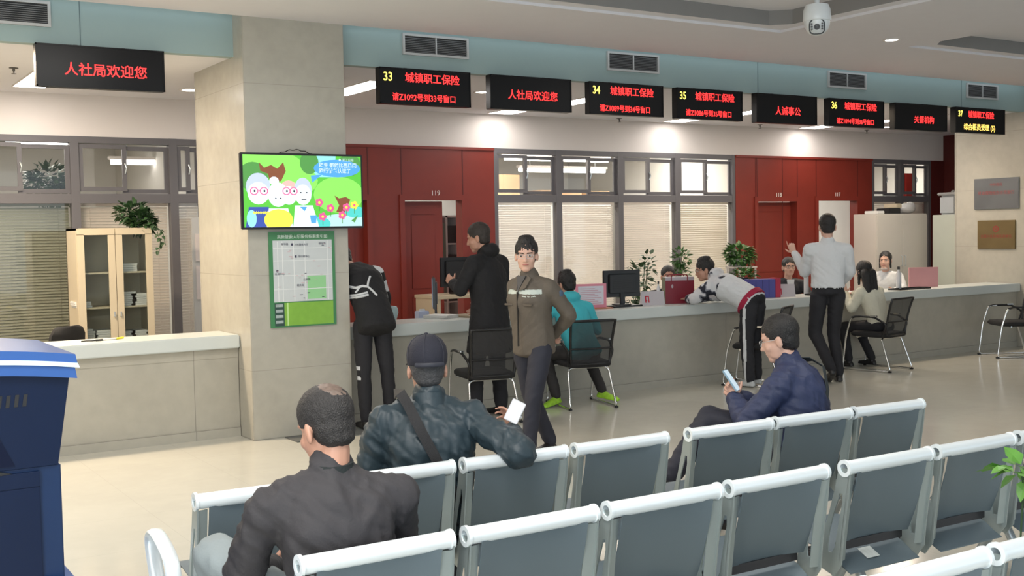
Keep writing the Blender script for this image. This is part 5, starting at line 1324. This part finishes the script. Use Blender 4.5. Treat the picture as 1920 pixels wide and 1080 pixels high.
# 3 walking man in grey-brown work jacket, hands behind his back
C_TAUPE = mat('taupe_jacket', (.105, .088, .070), rough=.75, noise_amt=.10, bump=.15, bscale=100)
C_STRIPE = mat('reflective_stripe', (.48, .54, .50), rough=.4)
def man1():
    J = stand_pose(hip=(0, -.01, .96), waist=(0, .0, 1.08), chest=(0, .03, 1.27), neck=(0, .02, 1.455), head=(.0, .05, 1.60), shl=(-.180, -.01, 1.385), shr=(.180, -.01, 1.385), ell=(-.25, -.15, 1.14), elr=(.27, -.13, 1.15), wrl=(-.05, -.20, .98), wrr=(.06, -.22, 1.0),
                   kl=(-.09, .10, .51), kr=(.09, -.07, .51), al=(-.09, .17, .10), ar=(.10, -.30, .13))
    def col(c): return 1 if (c.y > .03 and abs(c.x) < .165 and 1.295 < c.z < 1.325) or (c.y > .06 and abs(c.x+.09) < .05 and 1.272 < c.z < 1.278) else 0
    r, H = person('walking man with glasses in grey-brown zip jacket, hands clasped behind his back', (4.70, 7.08, 0), math.radians(104), J, scale=.985, top=C_TAUPE, top_mats=[C_TAUPE, C_STRIPE], top_color=col, trousers=C_DNAVY, shoe=C_SHOE,
        hair='full', face=True, glasses=True, skin=M_SKINL, head_rz=38, head_tilt=-4, bulk=1.03, hem=.10, wr=.006, seed=11, collar=C_TAUPE, voxel=.005)
    # lapels and pocket flap
    s = .985
    b = BM()
    for sg in (-1, 1):
        prism(b, [V((sg*.01, .150, 1.335))*s, V((sg*.045, .085, 1.455))*s, V((sg*.085, .09, 1.43))*s, V((sg*.075, .142, 1.36))*s], V((0, .008, 0)))
    obj('lapel', b, C_TAUPE, r)
    b = BM(); box(b, -.14*s, -.05*s, .136*s, .156*s, 1.225*s, 1.24*s, bev=.003); box(b, .05*s, .14*s, .136*s, .156*s, 1.225*s, 1.24*s, bev=.003); obj('pocket_flap', b, C_TAUPE, r)
    b = BM(); box(b, -.004, .004, .15*s, .164*s, .92*s, 1.33*s); obj('zip', b, mat('zip_dark', (.03, .026, .022)), r)
    b = BM(); prism(b, [V((-.045, .10, 1.45))*s, V((.045, .10, 1.45))*s, V((0, .142, 1.33))*s], V((0, .012, 0))); obj('shirt_front', b, mat('dark_grey_shirt', (.05, .05, .055)), r)
    b = BM(); ellipsoid(b, V((-.255, -.05, 1.31))*s, (.012, .026, .03), None, 12); obj('sleeve_badge', b, mat('badge_blue', (.06, .10, .16)), r)
    b = BM()
    for k in range(5): box(b, -.155-.0+.02*k*.1, -.13+.02*k*.1, -.02-.02*k, -.008-.02*k, .885, .905, bev=.003)
    obj('keys', b, M_STEEL, r)
man1()

# 4 seated person in turquoise hoodie
C_TEAL = mat('turquoise_hoodie', (.06, .47, .55), rough=.85, noise_amt=.06, bump=.15, bscale=120)
C_GREY = mat('dark_grey_trouser', (.035, .032, .032), rough=.85, noise_amt=.1)
C_NEON = mat('neon_green_shoe', (.40, .75, .05), rough=.5, noise_amt=.35, nscale=30)
J = sit_pose(hip=(0, -.02, .56), waist=(-.02, .06, .68), chest=(-.04, .17, .88), neck=(-.05, .22, 1.07), head=(-.06, .27, 1.21), shl=(-.25, .24, 1.01), shr=(.12, .16, 1.00), ell=(-.33, .28, .76), elr=(.24, .20, .74), wrl=(-.24, .50, .93), wrr=(.10, .48, .93),
             kl=(-.27, .36, .52), kr=(.20, .40, .52), al=(-.25, .13, .11), ar=(.30, .22, .12), tl=(-.40, .06, .02), tr=(.40, .06, .03))
def tcol4(c): return 1 if c.x < -.26 and abs(c.z-.56) < .022 else 0
r, H = person('person in turquoise hoodie and neon green shoes seated at the counter', (6.68, 9.14, 0), math.radians(-12), J, scale=1.0, top=C_TEAL, trousers=C_GREY, trouser_mats=[C_GREY, C_WHITE], trouser_color=tcol4, shoe=C_NEON, hair='full', head_rz=15, head_tilt=-14, seated=True, hem=.06, hood=True, seed=17, bulk=1.0,
           hands=(dict(d=V((.5, .6, .0)), n=V((0, 0, -1)), side=V((1, 0, 0)), curl=.3), dict(d=V((-.3, .6, .0)), n=V((0, 0, -1)), side=V((-1, 0, 0)), curl=.3)))
b = BM(); tube(b, [V((-.30, .14, .66)), V((-.27, .22, .60)), V((-.24, .33, .57))], .022, n=8); obj('trouser_stripe', b, C_WHITE, r, smooth=60)

# 5 man in cap on the far bench
C_DTEAL = mat('dark_teal_jacket', (.024, .042, .054), rough=.48, noise_amt=.15, bump=.6, bscale=14)
C_CAP = mat('navy_cap', (.017, .018, .030), rough=.8, bump=.25, bscale=160)
M_GHAIR = mat('greying_hair', (.055, .055, .058), rough=.6, noise_amt=.5, nscale=60, bump=.5, bscale=180)
J = sit_pose(hip=(0, 0, .53), waist=(0, -.01, .66), chest=(0, -.01, .86), neck=(0, .0, 1.06), head=(0, .035, 1.185), shl=(-.205, -.01, .985), shr=(.20, -.02, .985), ell=(-.26, .03, .73), wrl=(-.2, .28, .66), elr=(.365, -.255, .84), wrr=(.37, -.05, .885))
r, H = person('man in dark cap and teal-black jacket, arm over the bench back, holding a white card', (2.365, 4.40, -.015), math.radians(-22), J, scale=.985, top=C_DTEAL, trousers=C_BLACK2, shoe=C_SHOE, hair='short', hairmat=M_GHAIR, head_tilt=-4, seated=True, bulk=1.15, hem=.05, wr=.016, seed=23, collar=C_DTEAL,
              hands=(None, dict(d=V((-.10, .45, .75)), n=V((-.8, -.1, .1)), side=V((0, -.6, .6)), curl=.75)))
def cap_hat(r, H):
    b = BM(); rings = []
    prof = [(.080, .100, .005), (.086, .106, .02), (.088, .107, .05), (.082, .099, .085), (.066, .080, .112), (.04, .05, .130), (.012, .015, .136)]
    inner = [(.078, .097, .004)]
    for rx, ry, z in inner+prof: rings.append([H((rx*math.cos(a), -.016+ry*math.sin(a), z+.012)) for a in [2*PI*k/28 for k in range(28)]])
    loft(b, rings); cp = obj('cap', b, C_CAP, r, smooth=60)
    b = BM(); ellipsoid(b, H((0, -.016, .150)), (.009, .009, .006), n=10); obj('cap_button', b, C_CAP, cp)
    b = BM()
    for k in range(6):
        a0 = 2*PI*k/6+.26; tube(b, [H((rx*math.cos(a0)*1.008, -.016+ry*math.sin(a0)*1.008, z+.013)) for rx, ry, z in prof], .0014, n=5)
    obj('cap_seam', b, mat('cap_seam', (.028, .03, .045)), cp)
    b = BM(); top_ = []; bot = []
    for k in range(13):
        a = math.radians(25+130*k/12); x, y = .088*math.cos(a), -.016+.107*math.sin(a); x2, y2 = .085*math.cos(a)*1.05, .03+.145*math.sin(a)
        top_.append((H((x, y, .030)), H((x2, y2, .018)))); 
    rr = [[p[0], p[1], p[1]-(R_ := V((0, 0, .004))), p[0]-V((0, 0, .004))] for p in top_]
    loft(b, rr); obj('cap_brim', b, C_CAP, cp)
    b = BM(); pts = [H((.092*math.sin(a), -.016-.110*math.cos(a), .022)) for a in [math.radians(-38+76*k/8) for k in range(9)]]
    tube(b, pts, .011, n=6); obj('cap_strap', b, mat('cap_strap', (.03, .032, .045), rough=.6), cp, smooth=60)
cap_hat(r, H)
def strap_over(r, pts, w_, m, nm='bag_strap'):
    b = BM(); P_ = [V(p) for p in pts]; rings = []
    for i, p in enumerate(P_):
        d = (P_[min(i+1, len(P_)-1)]-P_[max(i-1, 0)]).normalized(); n_ = V((0, -1, .15)).normalized(); s_ = d.cross(n_).normalized(); n_ = s_.cross(d)
        rings.append([p+s_*w_/2, p-s_*w_/2, p-s_*w_/2+n_*.004, p+s_*w_/2+n_*.004])
    loft(b, rings); return obj(nm, b, m, r, smooth=40)
C_STRAP = mat('black_webbing', (.014, .014, .016), rough=.7, bump=.3, bscale=200)
strap_over(r, [(-.14, .09, 1.055), (-.125, -.04, 1.075), (-.10, -.12, 1.03), (-.05, -.165, .92), (.01, -.175, .80), (.07, -.17, .68), (.11, -.16, .60)], .045, C_STRAP)
b = BM(); box(b, -.033, .033, -.003, .003, -.05, .05, bev=.003); c_ = obj('phone_card', b, mat('white_card', (.8, .8, .82), rough=.4)); c_.location = (2.67, 4.17, .965); c_.rotation_euler = (math.radians(-5), math.radians(28), math.radians(-25)); tag(c_, 'small white card held up by the man in the cap', 'card')

# 6 man in charcoal jacket on the middle bench
C_CHAR = mat('charcoal_jacket', (.034, .032, .036), rough=.75, noise_amt=.10, bump=.15, bscale=120)
C_CHARC = mat('dark_green_collar', (.014, .020, .021), rough=.85, bump=.3, bscale=150)
C_GPANT = mat('pale_grey_trouser', (.26, .30, .31), rough=.85, noise_amt=.04, bump=.1, bscale=120)
J = sit_pose(hip=(.03, .0, .53), waist=(.02, -.01, .66), chest=(0, -.0, .85), neck=(-.005, .015, 1.025), head=(-.01, .05, 1.15), shl=(-.215, .02, .94), shr=(.22, .0, .94), ell=(-.28, .12, .68), wrl=(-.12, .36, .62), elr=(.26, .10, .68), wrr=(.06, .36, .62), kl=(-.30, .44, .68), kr=(.02, .50, .60), al=(-.25, .66, .36), ar=(.0, .56, .10))
r, H = person('man with thinning crown in charcoal jacket seated on the middle bench, back to us', (1.465, 3.38, -.025), math.radians(-6), J, scale=1.0, top=C_CHAR, trousers=C_GPANT, shoe=C_SHOE, hair='short', head_rz=22, head_tilt=-20, seated=True, bulk=1.06, hem=.05, wr=.012, seed=31, collar=C_CHARC,
              hairmat=mat('short_black_hair', (.022, .020, .020), rough=.6, noise_amt=.5, nscale=60, bump=.6, bscale=220), voxel=.005)
hr_ = [c for c in r.children if c.name.startswith('hair')][0]; hr_.data.materials.append(mat('thin_crown', (.13, .092, .073), rough=.55, noise_amt=.45, nscale=70))
c0_ = H((.004, -.075, .112))
for p in hr_.data.polygons:
    d_ = (p.center-c0_); 
    if math.sqrt(d_.x**2+(d_.y*.8)**2+(d_.z*.9)**2)+.016*noise.noise(p.center*60) < .043: p.material_index = 1

# 7 man in navy jacket on the far bench
J = sit_pose(hip=(0, .0, .53), waist=(0, -.0, .66), chest=(.0, .03, .85), neck=(0, .08, 1.02), head=(-.01, .13, 1.135), shl=(-.20, .06, .93), shr=(.20, .04, .93), ell=(-.27, .22, .70), wrl=(-.08, .36, .80), elr=(.24, .20, .70), wrr=(.0, .37, .79), kl=(-.08, .50, .68), kr=(.06, .48, .54), al=(-.33, .64, .40), ar=(.08, .50, .10), tl=(-.42, .74, .34))
r, H = person('man with glasses in navy jacket on the far bench looking at his phone', (4.65, 4.34, 0), math.radians(25), J, scale=1.0, top=C_NAVY, trousers=C_DNAVY, shoe=C_SHOE, hair='short', glasses=True, head_rz=10, head_tilt=-16, seated=True, bulk=1.14, hem=.05, wr=.011, seed=37, collar=C_NAVY, skin=M_SKINL,
              hands=(dict(d=V((.2, .4, .6)), n=V((.8, .1, .1)), side=V((.2, -.4, .6)), curl=.8), dict(d=V((-.4, .4, .5)), n=V((-.6, .0, .3)), side=V((0, -.6, .5)), curl=.8)))
strap_over(r, [(.15, .14, 1.0), (.14, -.0, 1.015), (.12, -.075, .98), (.06, -.115, .87), (-.02, -.125, .76), (-.10, -.12, .66), (-.14, -.10, .60)], .045, mat('dark_green_webbing', (.022, .030, .034), rough=.7))
t = thing('mobile_phone', 'pale blue phone held by the man in navy jacket', 'phone', (4.405, 4.64, .905), math.radians(35)); t.rotation_euler = (math.radians(-35), 0, math.radians(30)); b = BM(); box(b, -.036, .036, -.005, .005, -.07, .07, bev=.004); obj('phone_case', b, mat('pale_blue_case', (.28, .42, .52), rough=.4), t)
b = BM(); box(b, -.032, .032, -.006, -.005, -.065, .065); obj('screen', b, emis('phone_screen', (.6, .75, .85), .8), t)

# 8 person in white patterned jacket leaning over the counter
C_PRINT = bpy.data.materials.new('white_black_camouflage'); C_PRINT.use_nodes = True
def _camo():
    N, L = nt(C_PRINT); b_ = N['Principled BSDF']; b_.inputs['Roughness'].default_value = .8
    tc = N.new('ShaderNodeTexCoord'); nz = N.new('ShaderNodeTexNoise'); nz.inputs['Scale'].default_value = 9; nz.inputs['Detail'].default_value = 1; L.new(tc.outputs['Object'], nz.inputs['Vector'])
    cr = N.new('ShaderNodeValToRGB'); cr.color_ramp.interpolation = 'CONSTANT'; e = cr.color_ramp.elements; e[0].position = 0; e[0].color = (.015, .018, .03, 1); e[1].position = .47; e[1].color = (.60, .60, .62, 1)
    e2 = cr.color_ramp.elements.new(.43); e2.color = (.22, .23, .27, 1)
    L.new(nz.outputs['Fac'], cr.inputs[0]); L.new(cr.outputs[0], b_.inputs['Base Color'])
_camo()
C_REDB = mat('crimson_band', (.32, .01, .045), rough=.8)
J = stand_pose(hip=(0, -.14, .93), waist=(0, -.03, 1.00), chest=(-.0, .17, 1.09), neck=(-.0, .34, 1.20), head=(0, .46, 1.285), shl=(-.19, .30, 1.13), shr=(.19, .28, 1.13), ell=(-.24, .45, .97), elr=(.24, .42, .97), wrl=(-.08, .62, .955), wrr=(.12, .62, .955), hl=(-.09, -.14, .88), hr=(.09, -.14, .88), kl=(-.11, -.12, .50), kr=(.11, -.10, .50), al=(-.12, -.16, .10), ar=(.12, -.12, .10))
def col8(c):
    if c.y > .20-.35*(c.z-1.05): return 1
    return 0
def tcol8(c):
    if abs(c.x) > .10 and abs(abs(c.x)-.155) < .1 and abs(c.y+.135) < .018: return 1
    return 0
r, H = person('person in white jacket with black patterned hood leaning over the counter', (8.93, 9.24, 0), math.radians(18), J, scale=1.0, top=C_WHITE, top_mats=[C_WHITE, C_PRINT], top_color=col8, trousers=C_BLACK2, trouser_mats=[C_BLACK2, C_WHITE], trouser_color=tcol8, shoe=mat('white_trainer', (.5, .52, .52), rough=.6, noise_amt=.4, nscale=35), hair='full', face=True, glasses='dark', head_rz=38, head_tilt=-12, hood=True, bulk=1.15, hem=.02, wr=.008, seed=41,
              hands=(dict(d=V((.3, .8, -.0)), n=V((0, 0, -1)), side=V((1, 0, 0)), curl=.2), dict(d=V((-.3, .8, 0)), n=V((0, 0, -1)), side=V((-1, 0, 0)), curl=.2)))
b = BM(); ax = V((0, .11, .07)).normalized(); u = V((1, 0, 0)); v = ax.cross(u); c0 = V((0, -.125, .935))
rr = [[c0+ax*dz+u*(rx*math.cos(a))+v*(ry*math.sin(a)) for a in [2*PI*k/24 for k in range(24)]] for dz, rx, ry in ((-.03, .200, .176), (.03, .206, .180), (.032, .17, .14), (-.03, .165, .14))]
loft(b, rr, loop=True); obj('waistband', b, C_REDB, r, smooth=50)

# 9 man in white shirt gesturing
J = stand_pose(hip=(0, 0, .96), waist=(0, .0, 1.07), chest=(0, .02, 1.27), neck=(0, .0, 1.455), head=(.0, .025, 1.605), shl=(-.19, -.01, 1.40), shr=(.19, -.01, 1.395), ell=(-.215, .10, 1.13), wrl=(-.31, .20, 1.335), elr=(.235, .04, 1.13), wrr=(.14, .22, .98), kl=(-.13, .03, .50), kr=(.06, .03, .51), al=(-.0, -.19, .15), ar=(.10, -.04, .095), tl=(-.02, -.06, .01))
r, H = person('man in white shirt and black trousers standing at the counter, left hand raised', (9.90, 8.86, 0), math.radians(-38), J, scale=1.09, top=C_WHITE, trousers=C_BLACK2, shoe=C_SHOE, hair='short', head_tilt=-6, head_rz=0, bulk=1.02, hem=-.02, wr=.006, seed=43, collar=C_WHITE, skin=M_SKINL,
              hands=(dict(d=V((-.35, .1, .85)), n=V((.3, .8, .0)), side=V((-.8, .0, .3)), curl=[.25, 1.1, 1.2, 1.2], thumb=.2), None))
b = BM(); tube(b, [V((.166*math.cos(a), .123*math.sin(a), 1.078)) for a in [2*PI*k/28 for k in range(28)]], .014, n=6, loop=True); obj('belt', b, C_SHOE, r, smooth=60)

# 10 woman in cream cardigan
C_CREAM = mat('cream_knit', (.66, .64, .52), rough=.9, noise_amt=.05, bump=.4, bscale=90)
J = sit_pose(hip=(0, .04, .56), waist=(-.02, .06, .68), chest=(-.05, .12, .88), neck=(-.07, .18, 1.05), head=(-.08, .22, 1.19), shl=(-.22, .15, .97), shr=(.10, .13, .97), ell=(-.27, .24, .75), wrl=(-.20, .40, .92), elr=(.14, .24, .74), wrr=(.02, .45, .91), kl=(-.16, .46, .50), kr=(.10, .46, .50), al=(-.18, .36, .10), ar=(.18, .30, .10))
r, H = person('woman with long black hair in cream cardigan seated at the counter', (11.24, 9.20, 0), math.radians(2), J, scale=1.0, top=C_CREAM, trousers=C_BLACK2, shoe=C_SHOE, hair='long', head_rz=-12, head_tilt=-8, seated=True, bulk=.96, hem=.06, wr=.005, seed=47, sleeve_r=.01, skin=M_SKINL,
               hands=(dict(d=V((.1, .3, .9)), n=V((.8, .3, .0)), side=V((0, -.8, .3)), curl=.5), dict(d=V((-.3, .8, .0)), n=V((0, 0, -1)), side=V((-1, 0, 0)), curl=.3)))

# 11-13 clerks behind the counter (facing the hall)
C_SUIT = mat('dark_suit', (.014, .015, .022), rough=.7, bump=.1, bscale=150)
def clerk(label, x, y, rz, top, hair='short', dz=0, hr=0, skin=None, **k):
    J = sit_pose(ell=(-.26, .10, .80), elr=(.26, .10, .80), wrl=(-.16, .34, .775), wrr=(.16, .34, .775))
    r, H = person(label, (x, y, dz), rz, J, scale=1.0, top=top, trousers=C_BLACK2, shoe=C_SHOE, hair=hair, face=True, seated=True, wr=.004, hem=.02, skin=skin or M_SKIN, head_rz=hr, voxel=.006, **k)
    ch = thing('staff_chair', 'dark swivel chair carrying the '+label.split(' behind')[0].split(' seated')[0], 'chair', (x, y, 0), rz)
    b = BM(); box(b, -.22, .22, -.2, .2, .36+dz, .42+dz, bev=.02); obj('seat', b, M_CUSH, ch); b = BM(); tube(b, [(0, 0, .03), (0, 0, .36+dz)], .03); obj('gas_lift', b, M_CHROME, ch, smooth=60)
    b = BM()
    for q in range(5): tube(b, [(0, 0, .07), (.26*math.cos(q*1.256), .26*math.sin(q*1.256), .02)], .02, n=6)
    obj('star_base', b, M_MESHF, ch)
    return r, H
r, H = clerk('man with glasses in dark suit seated behind the counter', 11.28, 10.78, math.radians(150), C_SUIT, dz=.03, glasses='dark', seed=51, skin=M_SKINL)
b = BM(); prism(b, [V((-.05, .10, 1.03)), V((.05, .10, 1.03)), V((.035, .118, .90)), V((0, .122, .82)), V((-.035, .118, .90))], V((0, .012, 0))); obj('shirt_front', b, C_WHITE, r)
r, H = clerk('woman clerk in white blouse with tied hair behind the counter', 13.24, 10.78, math.radians(120), C_WHITE, hair='tied', dz=.06, hr=-5, seed=53, skin=M_SKINL)
b = BM(); ellipsoid(b, H((0, .045, -.105)), (.050, .045, .022), n=14); obj('face_mask', b, mat('mask_pale', (.6, .5, .46)), r, smooth=60)
clerk('dark haired clerk half hidden behind the red gift bag', 9.20, 10.80, math.radians(150), C_SUIT, dz=-.02, seed=57)
# silver headset-like clip and hidden: person in the doorway seat
